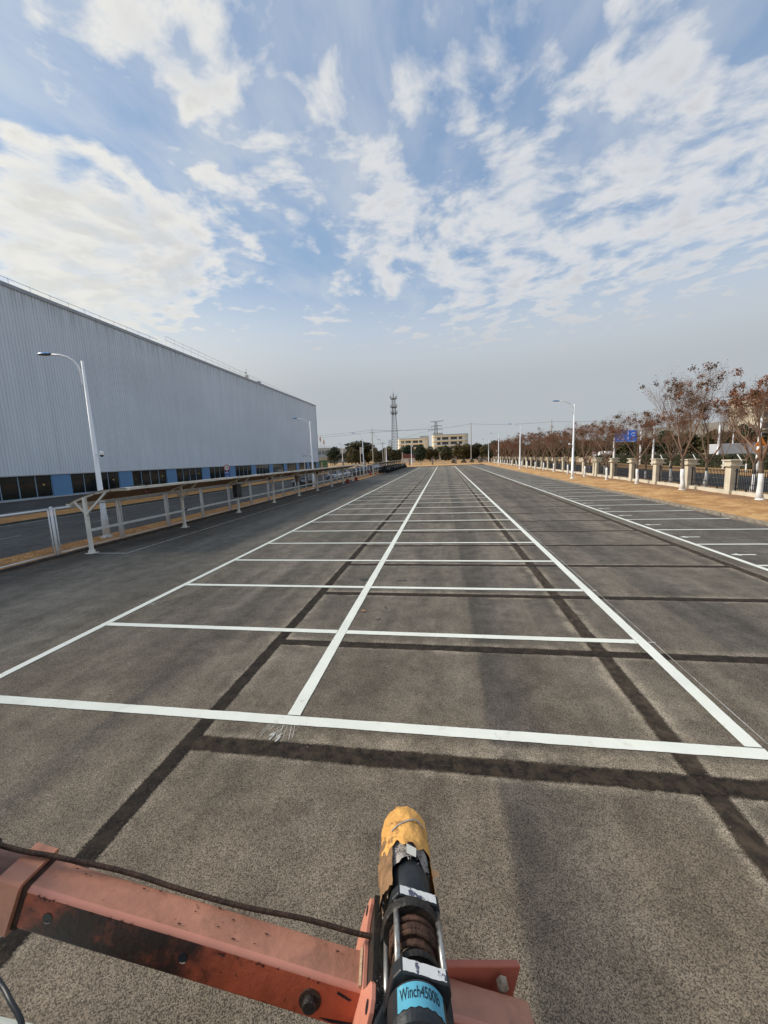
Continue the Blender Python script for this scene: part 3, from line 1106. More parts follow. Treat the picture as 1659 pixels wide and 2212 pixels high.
# ------------------------------------------------------------------ chain-link fence on the left
XF = -14.12
fence = thing('chain_link_fence', 'long white-framed chain-link fence between the lot and the left road', 'fence', (XF, 0, 0))
SPF = 2.93
pmesh = MB().tube([(0, 0, 0), (0, 0, 1.86)], .045, 10).lathe([(.055, 1.86), (.055, 1.885), (.01, 1.9)], 10).mesh('fence_post', WHITE, True)
fr = MB()
y0, y1, zb, zt = .12, SPF - .12, .17, 1.80
for (a, b) in (((0, y0, zb), (0, y0, zt)), ((0, y1, zb), (0, y1, zt)), ((0, y0, zb), (0, y1, zb)), ((0, y0, zt), (0, y1, zt))):
    fr.tube([a, b], .024, 6)
fr.tube([(0, 0, 1.82), (0, SPF, 1.82)], .02, 6)
frm = fr.mesh('panel_frame', WHITE, True)
wm = MB()
pt = .075
Hh, Ww = zt - zb, y1 - y0


def wire(p, q, off):
    r = .0034
    b = len(wm.v)
    d = Vector((0, q[0] - p[0], q[1] - p[1])).normalized()
    nrm = Vector((0, -d.z, d.y))
    for e in (p, q):
        c = Vector((off, e[0], e[1]))
        wm.v += [c + nrm * r, c - nrm * r * .5 + Vector((r, 0, 0)), c - nrm * r * .5 - Vector((r, 0, 0))]
    for k in range(3):
        k2 = (k + 1) % 3
        wm.f.append((b + k, b + k2, b + 3 + k2, b + 3 + k))


k = 0
n = int((Ww + Hh) / pt) + 1
for i in range(n):
    s = i * pt
    # rising diagonal from (y0+s-Hh.., zb)
    a0 = max(0, s - Hh)
    a1 = min(Ww, s)
    if a1 > a0:
        wire((y0 + a0, zb + (s - a0) if False else zb + Hh - (s - a0)), (y0 + a1, zb + Hh - (s - a1)), .003)
        wire((y0 + a0, zb + (s - a0)), (y0 + a1, zb + (s - a1)), -.003)
WIREM = mat('wire', (.10, .105, .10), .6, .5)
wmm = wm.mesh('wire_mesh', WIREM)
wm2 = MB()
wm2.f = list(wm.f)
for b_ in range(0, len(wm.v), 3):
    c_ = (wm.v[b_] + wm.v[b_ + 1] + wm.v[b_ + 2]) / 3
    wm2.v += [c_ + (wm.v[b_ + q] - c_) * .42 for q in range(3)]
wmf = wm2.mesh('wire_mesh', WIREM)
pln = MB().ab(-.07, .07, 0, SPF - .01, -.02, .10).mesh('plinth', PLINTH)
for k in range(-3, 36):
    y = 11.84 + SPF * k
    link('fence_post', pmesh, fence, (0, y, 0))
    link('panel_frame', frm, fence, (0, y, 0))
    tag(link('wire_mesh', wmm if y < 26 else wmf, fence, (0, y, 0)), kind='stuff')
    link('plinth', pln, fence, (0, y, 0))

# ------------------------------------------------------------------ bicycle/charging shelter
def shelter(y_start, n, name, label, group=None):
    sh = thing(name, label, 'shelter', (-13.42, y_start, 0))
    S = 5.43
    L = S * (n - 1)
    arc = [(-.73, 1.86), (-.40, 2.02), (0, 2.15), (.45, 2.28), (.90, 2.36), (1.35, 2.40), (1.80, 2.41), (1.96, 2.40)]
    po = MB().ab(-.055, .055, -.055, .055, .01, 2.12).mesh('post', CREAM)
    bp = MB().ab(-.16, .16, -.16, .16, .0, .014).box((0, 0, .07), (.16, .16, .11)).mesh('base_plate', CREAM)
    br = MB()
    br.bar((-.02, 0, 1.52), (-.42, 0, 1.96), .06)
    br.bar((.02, 0, 1.52), (.95, 0, 2.31), .06)
    brm = br.mesh('brace', CREAM)
    rf = MB()
    rf.tube([(x, 0, z + .0) for (x, z) in arc], .05, 4, up=(0, 1, 0))
    rfm = rf.mesh('rafter', CREAM)
    for k in range(n):
        y = S * k
        pz = link('post', po, sh, (0, y, 0))
        link('base_plate', bp, pz)
        link('brace', brm, sh, (0, y, 0))
        link('rafter', rfm, sh, (0, y, 0))
    # roof sheets, each one bay, slightly sagging
    for k in range(n - 1):
        rows = []
        for i in range(5):
            yy = S * k + S * i / 4 + (.006 if i == 0 else -.006 if i == 4 else 0)
            if k == 0 and i == 0:
                yy -= .06
            dz = random.uniform(-.012, .012) if 0 < i < 4 else 0
            rows.append([(x, yy, z + .055 + dz) for (x, z) in arc])
        MB().grid(rows).obj('roof_sheet', SHEET, sh, fix=False)
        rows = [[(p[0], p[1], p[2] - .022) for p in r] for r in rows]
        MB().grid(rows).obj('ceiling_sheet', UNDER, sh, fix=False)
    # long members
    for (x, z, w, nm, m) in ((1.97, 2.425, .07, 'eave_rail', CREAM), (-.74, 1.89, .06, 'gutter_rail', CREAM), (.5, 2.27, .05, 'purlin', UNDER), (1.2, 2.36, .05, 'purlin', UNDER)):
        MB().ab(x - w / 2, x + w / 2, -.06, L + .06, z - w / 2 - (.0), z + w / 2).obj(nm, m, sh)
    for k in range(n - 1):
        MB().ab(.057, .075, S * k + .02, S * (k + 1) - .02, .84, .94).obj('side_rail', ZINC, sh)
    # worn edge trim on the eave: short uneven laps
    lp = MB()
    y = 0
    while y < L:
        l = random.uniform(.5, 1.6)
        lp.ab(1.93, 2.03, y, min(L, y + l - .03), 2.44 + random.uniform(-.01, .012), 2.475 + random.uniform(-.01, .012))
        y += l
    lp.obj('edge_trim', mat('eave trim', (.60, .58, .52), .6, var=.2, vscale=2), sh)
    return sh


shelter(12.55, 9, 'cycle_shelter', 'long cream steel cycle shelter with curved roof along the chain-link fence')
sh2 = shelter(73.2, 10, 'cycle_shelter', 'further cream cycle shelter with scooters parked beneath its roof')
# sloping wind wall at the near end of the far shelter
t = thing('notice_board', 'pale blank notice board hanging at the near end of the far shelter', 'board', (-12.6, 72.4, 1.75))
MB().box((0, 0, 0), (1.05, .04, .5)).obj('panel', mat('board pale', (.55, .62, .68), .5), t)
MB().bar((-.4, 0, .25), (-.4, .3, .55), .03).bar((.4, 0, .25), (.4, .3, .55), .03).obj('hanger', CREAM, t)
# padlock bundle on the first rafter, control cabinets, flood lamp
t = thing('cable_bundle', 'dark red plug and looped black cable hanging from the near shelter eave', 'cable', (-11.55, 13.2, 2.40))
MB().tube([(.08, -.55, .12), (.1, -.2, .13), (.1, .1, .12), (.09, .3, .02), (.06, .34, -.14), (.04, .28, -.2)], .014, 6).obj('cable', BLACK, t)
MB().box((.03, .2, -.17), (.08, .2, .08)).box((.03, .34, -.12), (.06, .1, .1)).obj('plug', mat('dark red plastic', (.09, .02, .02), .5), t)
t = thing('control_cabinet', 'dark grey cabinet hung under the roof at the third shelter post', 'cabinet', (-13.28, 23.2, 1.55))
MB().box((0, 0, 0), (.28, .62, .62)).obj('case', mat('cabinet grey', (.05, .055, .06), .5), t, bevel=.01)
MB().box((0, 0, -.42), (.24, .6, .2)).obj('socket_box', BLACK, t)
t = thing('control_cabinet', 'brownish cabinet hung under the roof at the fifth shelter post', 'cabinet', (-13.3, 33.8, 1.62))
MB().box((0, 0, 0), (.25, .6, .55)).obj('case', mat('cabinet brown', (.20, .15, .10), .6), t, bevel=.01)
t = thing('flood_lamp', 'small black flood lamp on a fence post below the shelter roof', 'lamp', (-14.0, 29.45, 1.95))
MB().box((0, 0, 0), (.22, .22, .2)).box((.05, 0, -.14), (.1, .16, .08)).obj('housing', BLACK, t)
t = thing('flood_lamp', 'small black flood lamp on the sixth shelter post', 'lamp', (-13.3, 39.5, 1.95))
MB().box((0, 0, 0), (.22, .22, .2)).box((.05, 0, -.14), (.1, .16, .08)).obj('housing', BLACK, t)
# clamp with black strap at the second post
t = thing('strap', 'black strap tied round the rail at the second shelter post', 'strap', (-13.36, 18.1, .9))
MB().tube([(.02, -.08, 0), (.05, 0, .06), (.04, .25, .08), (.03, .45, .05)], .02, 6).box((0, 0, 0), (.12, .14, .06)).obj('loop', BLACK, t)


def extinguisher(loc, label):
    t = thing('extinguisher_box', label, 'extinguisher', loc)
    MB().box((0, 0, .22), (.42, .3, .44)).obj('box', RED, t, bevel=.015)
    MB().box((0, 0, .48), (.46, .34, .05)).obj('lid', RED, t)
    MB().box((.215, 0, .22), (.01, .16, .16)).obj('label_plate', WHITE, t)
    return t


extinguisher((-13.15, 51.9, 0), 'small red extinguisher box by the eighth post of the near shelter')
extinguisher((-13.05, 56.7, 0), 'wide red extinguisher box at the last post of the near shelter')
extinguisher((-13.3, 85.2, 0), 'red extinguisher box beside the parked scooters')
t = thing('fire_hydrant', 'red fire hydrant on the dry verge between the shelters', 'hydrant', (-13.7, 71.5, .04))
MB().lathe([(.16, 0), (.16, .05), (.09, .07), (.09, .6), (.12, .62), (.12, .68), (.07, .78), (.02, .84)], 12).obj('barrel', RED, t, smooth=False)
MB().tube([(-.2, 0, .45), (.2, 0, .45)], .055, 8).obj('outlet', RED, t)
# ------------------------------------------------------------------ signs and mast beside the left road
t = thing('speed_sign', 'round 15 speed limit sign over two blue plates in front of the hall windows', 'sign', (-27.4, 45.9, 0))
MB().tube([(0, 0, 0), (0, 0, 3.1)], .035, 8).obj('post', ZINC, t)
e = MB().lathe([(.40, 0), (.40, .02)], 24, (0, -.06, 2.72), 1).obj('disc_rim', mat('sign red', (.55, .03, .02), .5), t)
MB().lathe([(.31, 0), (.31, .006)], 24, (0, -.068, 2.72), 1).obj('disc_face', WHITE, t)
MB().box((0, -.05, 2.08), (.62, .02, .34)).obj('plate', mat('sign blue', (.02, .12, .50), .5), t)
MB().box((0, -.05, 1.68), (.62, .02, .34)).obj('plate', MATS['sign blue'], t)


def text_obj(s, size, m, parent, name='lettering', depth=.004, M=None):
    cu = bpy.data.curves.new(name, 'FONT')
    cu.body = s
    cu.size = size
    cu.align_x = 'CENTER'
    cu.align_y = 'CENTER'
    cu.extrude = depth
    tmp = bpy.data.objects.new(name, cu)
    COL.objects.link(tmp)
    dg = bpy.context.evaluated_depsgraph_get()
    me = bpy.data.meshes.new_from_object(tmp.evaluated_get(dg))
    bpy.data.objects.remove(tmp)
    bpy.data.curves.remove(cu)
    me.name = name
    me.materials.clear()
    me.materials.append(m)
    if M:
        me.transform(M)
    return link(name, me, parent)


text_obj('15', .42, BLACK, t, M=Matrix.Translation((0, -.078, 2.72)) @ Matrix.Rotation(PI / 2, 4, 'X'))
st_ = MB()
for zz in (2.14, 2.03, 1.68):
    for q in range(4):
        st_.box((-.2 + q * .13, -.065, zz), (.08, .006, .07 if zz > 1.7 else .1))
st_.obj('lettering', WHITE, t)
t = thing('camera_mast', 'slim white mast with three small cameras beside the left road', 'mast', (-27.6, 74.5, 0))
MB().tube([(0, 0, 0), (0, 0, 4.3)], .07, 8).obj('pole', WHITE, t)
MB().tube([(0, 0, 4.2), (.9, 0, 4.25)], .03, 6).obj('arm', WHITE, t)
for q in (-.08, .45, .85):
    MB().box((q, -.1, 4.2), (.14, .3, .14)).obj('camera', BLACK if q < .8 else WHITE, t)
t = thing('marker_post', 'short pale marker post on the verge in front of the hall', 'post', (-29, 74.0, .06))
MB().box((0, 0, .35), (.2, .2, .7)).box((0, 0, .72), (.24, .24, .06)).obj('block', WHITE, t)

# ------------------------------------------------------------------ right-hand fence: rendered pillars, low wall, black bars
XR = 17.25
rf_ = thing('railing_fence', 'cream pillar fence with black steel bars on a low wall along the right road', 'fence', (XR, 0, 0))
pil = MB()
pil.ab(-.24, .24, -.24, .24, .18, 1.92).ab(-.29, .29, -.29, .29, .1, .42)
pilm = pil.mesh('pillar', CONC)
cap = MB()
cap.ab(-.40, .40, -.40, .40, 1.92, 2.0).ab(-.30, .30, -.30, .30, 2.0, 2.24).ab(-.40, .40, -.40, .40, 2.24, 2.31)
capm = cap.mesh('cap', CONC)
PY = [26.3 - 4.15 * 8 + 4.15 * i for i in range(40)]
barm = MB().ab(-.014, .014, -.014, .014, .50, 1.74).mesh('bar', BLACK)
rods = MB().tube([(0, .25, 2.25), (0, .62, 2.62)], .025, 6).mesh('spike_arm', ZINC)
for i, y in enumerate(PY):
    if y > 140:
        break
    p = link('pillar', pilm, rf_, (0, y, 0))
    link('cap', capm, p)
    gap = 4.15
    if i in (13, 22, 31):          # paired pillars at the expansion joints
        p = link('pillar', pilm, rf_, (0, y + .62, 0))
        link('cap', capm, p)
    if 20 < y < 36:
        link('spike_arm', rods, rf_, (0, y - .9, 0))
    y1 = PY[i + 1]
    ys = y + (.62 if i in (13, 22, 31) else 0)
    MB().ab(-.13, .13, ys + .29, y1 - .29, 0.1, .46).obj('low_wall', CONC, rf_)
    fr = MB()
    for zz in (.60, 1.62, .88):
        fr.ab(-.02, .02, ys + .25, y1 - .25, zz - .02, zz + .02)
    for yy in (ys + .36, y1 - .36):
        fr.ab(-.03, .03, yy - .03, yy + .03, .40, 1.78)
    for yy in (ys + 1.2, y1 - 1.2):
        fr.ab(-.025, .025, yy - .025, yy + .025, .40, .60)
    fr.obj('rail_frame', BLACK, rf_)
    nb = int((y1 - ys - .85) / .135)
    if y < 46:
        for q in range(nb):
            link('bar', barm, rf_, (0, ys + .48 + q * .135, 0))
    else:
        bb = MB()
        for q in range(nb):
            bb.ab(-.011, .011, ys + .47 + q * .135, ys + .492 + q * .135, .50, 1.74)
        tag(bb.obj('bar', BLACK, rf_, fix=False), kind='stuff')

# ------------------------------------------------------------------ trees
def bare_tree_meshes(seed, H=4.6, spread=1.0, pods=260, fork=1.0, dull=.35, dense=False):
    rnd = random.Random(seed)
    tr = MB()
    pts, rad = [], []
    x = y = 0
    for i in range(6):
        a = i / 5
        pts.append((x, y, a * 2.1))
        rad.append(.115 - .035 * a + (.05 if i == 0 else 0))
        x += rnd.uniform(-.04, .04)
        y += rnd.uniform(-.04, .04)
    wash = [p for p in pts if p[2] < 1.3]
    crown = MB()
    tips = []

    def grow(p, d, L, r, lev):
        n = 4 if lev < 2 else 3
        ps, rs = [p], [r]
        for i in range(n):
            d = (d + Vector((rnd.uniform(-.16, .16), rnd.uniform(-.16, .16), rnd.uniform(-.02, .16)))).normalized()
            ps.append(ps[-1] + d * (L / n))
            rs.append(r * (1 - .5 * (i + 1) / n))
        crown.tube(ps, rs, 5 if lev == 0 else 4 if lev < 2 else 3, caps=False)
        if lev >= 4 or L < .22:
            tips.append((ps[-1], d))
            return
        k = ((4, 5, 4, 3) if dense else (3, 4, 4, 3))[min(lev, 3)]
        for j in range(k):
            i = rnd.choice((2, 3, n)) if lev else rnd.choice((3, 4, 4))
            i = min(i, n)
            az = rnd.uniform(0, 2 * PI)
            side = Vector((math.cos(az), math.sin(az), rnd.uniform(.1, .6)))
            nd = (d * rnd.uniform(.7, 1.2) + side * rnd.uniform(.45, .8)).normalized()
            grow(ps[i], nd, L * rnd.uniform(.5, .78), rs[i] * .62, lev + 1)
        grow(ps[-1], d, L * .62, rs[-1] * .9, lev + 1)
    base = Vector(pts[-1])
    nb = rnd.choice((4, 5))
    for j in range(nb):
        az = 2 * PI * j / nb + rnd.uniform(-.4, .4)
        d = Vector((math.cos(az) * .62 * spread, math.sin(az) * .62 * spread, 1)).normalized()
        grow(base - Vector((0, 0, rnd.uniform(0, .35))), d, H * .36 * rnd.uniform(.85, 1.15), .062, 0)
    pb, pd = MB(), MB()

    def quad(mb, c, s):
        a = Vector((rnd.uniform(-1, 1), rnd.uniform(-1, 1), rnd.uniform(-1, 1))).normalized()
        b = a.cross(Vector((rnd.uniform(-1, 1), rnd.uniform(-1, 1), rnd.uniform(-1, 1)))).normalized()
        mb.poly([c - a * s, c + b * s * .55, c + a * s, c - b * s * .55])
    zmax = max(t[0].z for t in tips)
    rnd.shuffle(tips)
    ncl = 0
    for (p, d) in tips:
        hi = (p.z - 2.2) / (zmax - 2.2)
        if hi > .60 and ncl < pods / 6 and rnd.random() < .55:
            ncl += 1
            tgt = pb if rnd.random() > dull else pd
            for q in range(rnd.randint(26, 44)):
                quad(tgt, p + Vector((rnd.gauss(0, .095), rnd.gauss(0, .095), rnd.gauss(0, .08))), rnd.uniform(.035, .075))
        else:
            for q in range(rnd.randint(0, 1) if dense else rnd.randint(0, 3)):
                quad(pb, p + Vector((rnd.gauss(0, .06), rnd.gauss(0, .06), rnd.gauss(0, .06))), rnd.uniform(.02, .045))
    trunk = tr.tube(pts, rad, 8, caps=False).mesh('trunk', BARK, True)
    wb = MB().tube([(p[0], p[1], max(p[2], 0)) for p in pts[:4]], [r + .006 for r in rad[:4]], 10).lathe([(.24, 0), (.17, .06), (.13, .16)], 10).mesh('whitewash', WASH, True)
    return dict(trunk=trunk, whitewash=wb, branches=crown.mesh('branches', TWIG), seed_pods=pb.mesh('seed_pods', POD), dull_pods=pd.mesh('seed_pods', PODD))


BT = [bare_tree_meshes(11, 4.9, 1.0, 260, dense=True), bare_tree_meshes(23, 5.6, .80, 260, dull=.8, dense=True), bare_tree_meshes(37, 4.6, 1.15, 420, dense=True), bare_tree_meshes(41, 4.4, 1.0, 200),
      bare_tree_meshes(58, 4.9, .95, 330, dense=True)]


def bare_tree(loc, v, label, group, rz=0, sc=1.0, wash=True, cat='tree'):
    t = thing('bare_tree', label, cat, loc, rz, group, sc)
    B = BT[v]
    link('trunk', B['trunk'], t)
    if wash:
        link('whitewash', B['whitewash'], t)
    link('branches', B['branches'], t)
    tag(link('seed_pods', B['seed_pods'], t), kind='stuff')
    tag(link('seed_pods', B['dull_pods'], t), kind='stuff')
    return t


front = [(16.55, 23.1, 2, 1.13, 'large bare tree at the right edge of the photo, thick rust-brown seed clusters'),
         (16.3, 29.4, 1, 1.16, 'tall bare tree with dark pod clusters high on long upright shoots'),
         (16.2, 35.6, 3, 1.0, 'bare tree in front of the fence just right of the blue road sign'),
         (15.9, 41.0, 3, .96, 'bare tree in front of the fence just left of the blue road sign'),
         (16.0, 47.4, 4, .94, 'bare brown-tufted tree directly right of the nearest right-hand lamp'),
         (16.15, 54.0, 0, .95, 'bare brown-tufted tree directly left of the nearest right-hand lamp')]
GF = 'bare whitewashed trees on the right verge'
for i, (x, y, v, s, lb) in enumerate(front):
    bare_tree((x, y, .22), v, lb, GF, random.uniform(0, 6), s)
far_y = [60.2, 66.5, 72.4, 78.5, 84.6, 90.5, 96.6, 102.6, 108.5, 114.6, 120.5, 127]
for i, y in enumerate(far_y):
    bare_tree((16.1 + random.uniform(-.15, .15), y, .2), (2, 0, 3, 4, 1)[i % 5], 'small bare whitewashed tree on the right verge, %s from the frame edge' % nth(i + 6), GF, random.uniform(0, 6), random.uniform(.94, 1.06))
G2 = 'bare trees behind the right fence'
for i, (x, y, v, s) in enumerate(((19.3, 27.6, 0, 1.0), (18.9, 31.4, 4, 1.05), (19.1, 36.2, 3, 1.05), (19.4, 41.0, 3, .75), (19.2, 50.3, 0, .95), (19.3, 55.6, 3, .85), (19.2, 61.5, 1, .92),
                                   (19.2, 68, 4, .95), (19.2, 75, 0, .95), (19.2, 82, 2, .95), (19.2, 90, 3, .8), (19.2, 98, 4, .8), (19.2, 106, 0, .8), (19.2, 114, 1, .8))):
    bare_tree((x, y, .05), v, '%s bare whitewashed tree from the near end behind the pillar fence' % nth(i), G2, random.uniform(0, 6), s)
G3 = 'bare trees across the right road'
for i, (x, y, v, s) in enumerate(((34.7, 50.8, 3, .7), (37.0, 58.2, 1, .8), (34.9, 66.5, 0, .8), (35.2, 88, 4, .9), (35, 97, 2, .9), (35.2, 108, 0, .9), (35.2, 120, 3, .9), (35, 133, 4, 1.0), (35.4, 147, 1, 1.0), (35, 162, 2, 1.0))):
    bare_tree((x, y, .06), v, '%s small bare tree from the right edge on the verge across the road' % nth(i), G3, random.uniform(0, 6), s)


def leafy_meshes(seed, w, h, m, trunk_h=.8, n=2600, ls=.32, lobes=9):
    rnd = random.Random(seed)
    L = []
    for i in range(lobes):
        a = rnd.uniform(0, 2 * PI)
        rr = w * .5 * rnd.uniform(.1, .55)
        zc = trunk_h + (h - trunk_h) * rnd.uniform(.22, .78)
        rad = w * rnd.uniform(.22, .34)
        L.append((Vector((rr * math.cos(a), rr * math.sin(a), zc)), Vector((rad, rad, min(rad * 1.0, (h - trunk_h) * .32)))))
    L.append((Vector((0, 0, h * .82)), Vector((w * .22, w * .22, h * .18))))
    L.append((Vector((0, 0, h * .4)), Vector((w * .42, w * .42, h * .33))))
    mb = MB()
    for i in range(n):
        c, r = rnd.choice(L)
        d = Vector((rnd.gauss(0, 1), rnd.gauss(0, 1), rnd.gauss(0, 1))).normalized()
        k = rnd.uniform(.72, 1.08)
        p = c + Vector((d.x * r.x, d.y * r.y, d.z * r.z)) * k
        if p.z < trunk_h * .6:
            continue
        s = ls * rnd.uniform(.5, 1.2)
        a = Vector((rnd.uniform(-1, 1), rnd.uniform(-1, 1), rnd.uniform(-.6, .6))).normalized()
        b = (d * .6 + Vector((rnd.uniform(-1, 1), rnd.uniform(-1, 1), rnd.uniform(-1, 1)))).normalized().cross(a)
        if b.length < .1:
            continue
        b.normalize()
        mb.poly([p - a * s, p + b * s * .7, p + a * s, p - b * s * .7])
    tk = MB().tube([(0, 0, 0), (0, 0, h * .55)], [w * .035 + .05, w * .02], 7)
    for j in range(5):
        a = rnd.uniform(0, 6.28)
        tk.tube([(0, 0, trunk_h + h * .1 * j * .5), (math.cos(a) * w * .25, math.sin(a) * w * .25, trunk_h + h * .12 * j + h * .15)], [.06 + w * .008, .03], 5)
    return dict(crown=mb.mesh('crown', m), trunk=tk.mesh('trunk', BARK))


LT = [leafy_meshes(1, 7.0, 9.6, LEAF, .3, 3200), leafy_meshes(2, 6.6, 9.4, LEAF2, .3, 3200), leafy_meshes(3, 7.4, 10.2, LEAF3, .3, 3200), leafy_meshes(4, 6.2, 8.6, LEAF2, .3, 3000), leafy_meshes(5, 6.8, 9.0, LEAF, .3, 3200),
      leafy_meshes(6, 6.0, 7.0, REDLEAF, 1.6, 2200, .25)]


def leafy(loc, v, label, group, sc, rz=None):
    t = thing('evergreen_tree' if v < 5 else 'shrub_tree', label, 'tree', loc, random.uniform(0, 6) if rz is None else rz, group, sc)
    link('crown', LT[v]['crown'], t)
    link('trunk', LT[v]['trunk'], t)
    return t


# the belt of evergreens beyond the far end: (x, y, variant, width/height scale, label)
k25 = 250 / 210
k29 = 290 / 210
belt = [(-60.2 * k25, 250, 2, (1.15, 1.15, 1.08), 'dark upright bush-like tree beside the flagpoles'),
        (-64.5 * k25, 258, 5, (.7, .7, .9), 'small brown tree left of the dark upright tree by the flagpoles'),
        (-48 * k25, 262, 0, (3.1, 3.1, 1.50), 'broadest and tallest round evergreen beside the billboard'),
        (-49.5 * k25, 246, 1, (1.0, 1.0, 1.02), 'olive evergreen in front of the broadest round tree'),
        (-46.3 * k25, 240, 0, (.9, .9, .92), 'low dark evergreen at the foot of the broadest round tree'),
        (-41.8 * k25, 255, 3, (1.2, 1.2, 1.05), 'olive evergreen left of the tall utility pole'),
        (-37.0 * k25, 250, 1, (1.05, 1.05, 1.02), 'evergreen with golden side just right of the tall utility pole'),
        (-34.6 * k25, 244, 4, (.9, .9, .78), 'low dark evergreen right of the tall utility pole'),
        (-29.8 * k25, 255, 1, (1.1, 1.1, 1.08), 'olive evergreen left of the lattice tower foot'),
        (-26.6 * k25, 250, 4, (1.0, 1.0, .85), 'low dark evergreen below the lattice tower'),
        (-23.6 * k25, 248, 0, (1.2, 1.2, .82), 'low wide evergreen right of the lattice tower foot'),
        (-19.4 * k25, 256, 2, (1.3, 1.3, 1.0), 'dark evergreen under the left end of the cream building'),
        (-12.0 * k25, 246, 2, (1.1, 1.1, 1.0), 'dense dark evergreen between the two cream buildings, left one'),
        (-7.2 * k25, 252, 1, (1.0, 1.0, .95), 'olive evergreen between the two cream buildings, right one'),
        (-4.2 * k25, 256, 3, (.6, .6, .9), 'thin ragged tree at the left corner of the nearer cream building'),
        (1.2 * k25, 250, 4, (1.1, 1.1, .98), 'dark evergreen in front of the nearer cream building'),
        (7.3 * k29, 285, 1, (1.35, 1.35, 1.12), 'olive evergreen at the right end of the nearer cream building'),
        (11.8 * k29, 290, 3, (1.35, 1.35, 1.24), 'evergreen just left of the far concrete pole'),
        (17.6 * k29, 292, 0, (1.5, 1.5, 1.12), 'dark evergreen just right of the far concrete pole'),
        (21.4 * k29, 285, 1, (1.1, 1.1, 1.02), 'olive evergreen left of the far corner lamp'),
        (25.6 * k29, 282, 2, (1.4, 1.4, 1.14), 'dark rounded evergreen between the two far right lamps'),
        (29.4 * k25, 245, 5, (1.3, 1.3, 1.15), 'reddish-brown twiggy tree right of the far right lamps'),
        (34.6 * k25, 240, 5, (1.3, 1.3, 1.2), 'second reddish-brown twiggy tree beyond the end of the fence'),
        (31.5 * k29, 300, 0, (1.6, 1.6, 1.15), 'evergreen behind the reddish twiggy trees')]
for (x, y, v, s, lb) in belt:
    leafy((x, y, -.05), v, lb, 'evergreen belt beyond the lot', (s[0] * 1.26, s[1] * 1.26, s[2] * 1.08))
def wood(name, label, spots):
    """far-off wood that reads as one mass: crowns and trunks joined"""
    vs, fs, mi, mats = [], [], [], []
    for (x, y, v, sx, sz) in spots:
        rz = random.uniform(0, 6)
        M = Matrix.Translation((x, y, -.05)) @ Matrix.Rotation(rz, 4, 'Z') @ Matrix.Diagonal((sx, sx, sz, 1))
        for part in ('crown', 'trunk'):
            me = LT[v][part]
            m_ = me.materials[0]
            if m_ not in mats:
                mats.append(m_)
            b0 = len(vs)
            vs += [tuple(M @ q.co) for q in me.vertices]
            for p in me.polygons:
                fs.append(tuple(b0 + i for i in p.vertices))
                mi.append(mats.index(m_))
    me = bpy.data.meshes.new(name)
    me.from_pydata(vs, [], fs)
    for m_ in mats:
        me.materials.append(m_)
    me.polygons.foreach_set('material_index', mi)
    me.update()
    return tag(link(name, me), label, kind='stuff')


wood('background_wood', 'dark wood behind the evergreen belt', [(-76 + i * 5.0, 306 + (i % 3) * 5, (2, 0, 4)[i % 3], 1.45, 1.0 + .12 * math.sin(i * 2.3)) for i in range(28)])
wood('hillside_wood', 'wooded rise across the right road', [(44 + (i % 5) * 2.5 + i * 1.9, 215 - i * 4.1, (0, 2, 4, 1, 2)[i % 5], 1.3, .78 + .14 * math.sin(i * 1.9)) for i in range(30)]
     + [(40 + i * 3.4, 255 - i * 1.0, (5, 0, 2)[i % 3], 1.3, .95) for i in range(14)])

# shrubs on the dry grass, far end
shm = leafy_meshes(77, 2.3, 1.5, LEAF3, .1, 700, .14, 5)
for i, (x, y) in enumerate(((7.9, 159), (11.2, 158.6), (14.8, 162), (18.6, 163), (4.0, 161))):
    t = thing('round_shrub', '%s round clipped shrub on the dry grass beyond the lot, counting from the right' % ('fourth', 'third', 'second', 'first', 'fifth')[i], 'shrub', (x, y, 0), i, 'round shrubs beyond the lot')
    link('foliage', shm['crown'], t)
# clipped hedge across the right road
hd = MB()
rnd = random.Random(5)
for i in range(26000):
    y = 30 + 75 * rnd.random() ** 1.4
    z = rnd.uniform(.05, 1.85)
    on_top = rnd.random() < .25
    p = Vector((38.2 + rnd.uniform(0, 1.6), y, 1.85 + .12 * mnoise.noise(Vector((y * .5, 0, 0))) + rnd.uniform(-.1, .1))) if on_top else Vector((38.1 + rnd.gauss(0, .10) + .12 * mnoise.noise(Vector((y * .7, z, 0))), y, z))
    a = Vector((rnd.uniform(-.5, .5), rnd.uniform(-1, 1), rnd.uniform(-1, 1))).normalized()
    b = a.cross(Vector((rnd.uniform(.3, 1), rnd.uniform(-.4, .4), rnd.uniform(-.4, .4)))).normalized()
    s = rnd.uniform(.06, .13)
    hd.poly([p - a * s, p + b * s * .7, p + a * s, p - b * s * .7])
h = thing('clipped_hedge', 'long clipped dark green hedge on the far side of the right road', 'hedge')
tag(hd.obj('leaves', mat('hedge leaves', (.032, .037, .014), .8, var=.5, vscale=1.5), h, fix=False), kind='stuff')
MB().ab(38.3, 39.7, 30, 105, 0, 1.75).obj('inner_growth', mat('hedge inside', (.018, .02, .008), .9), h)

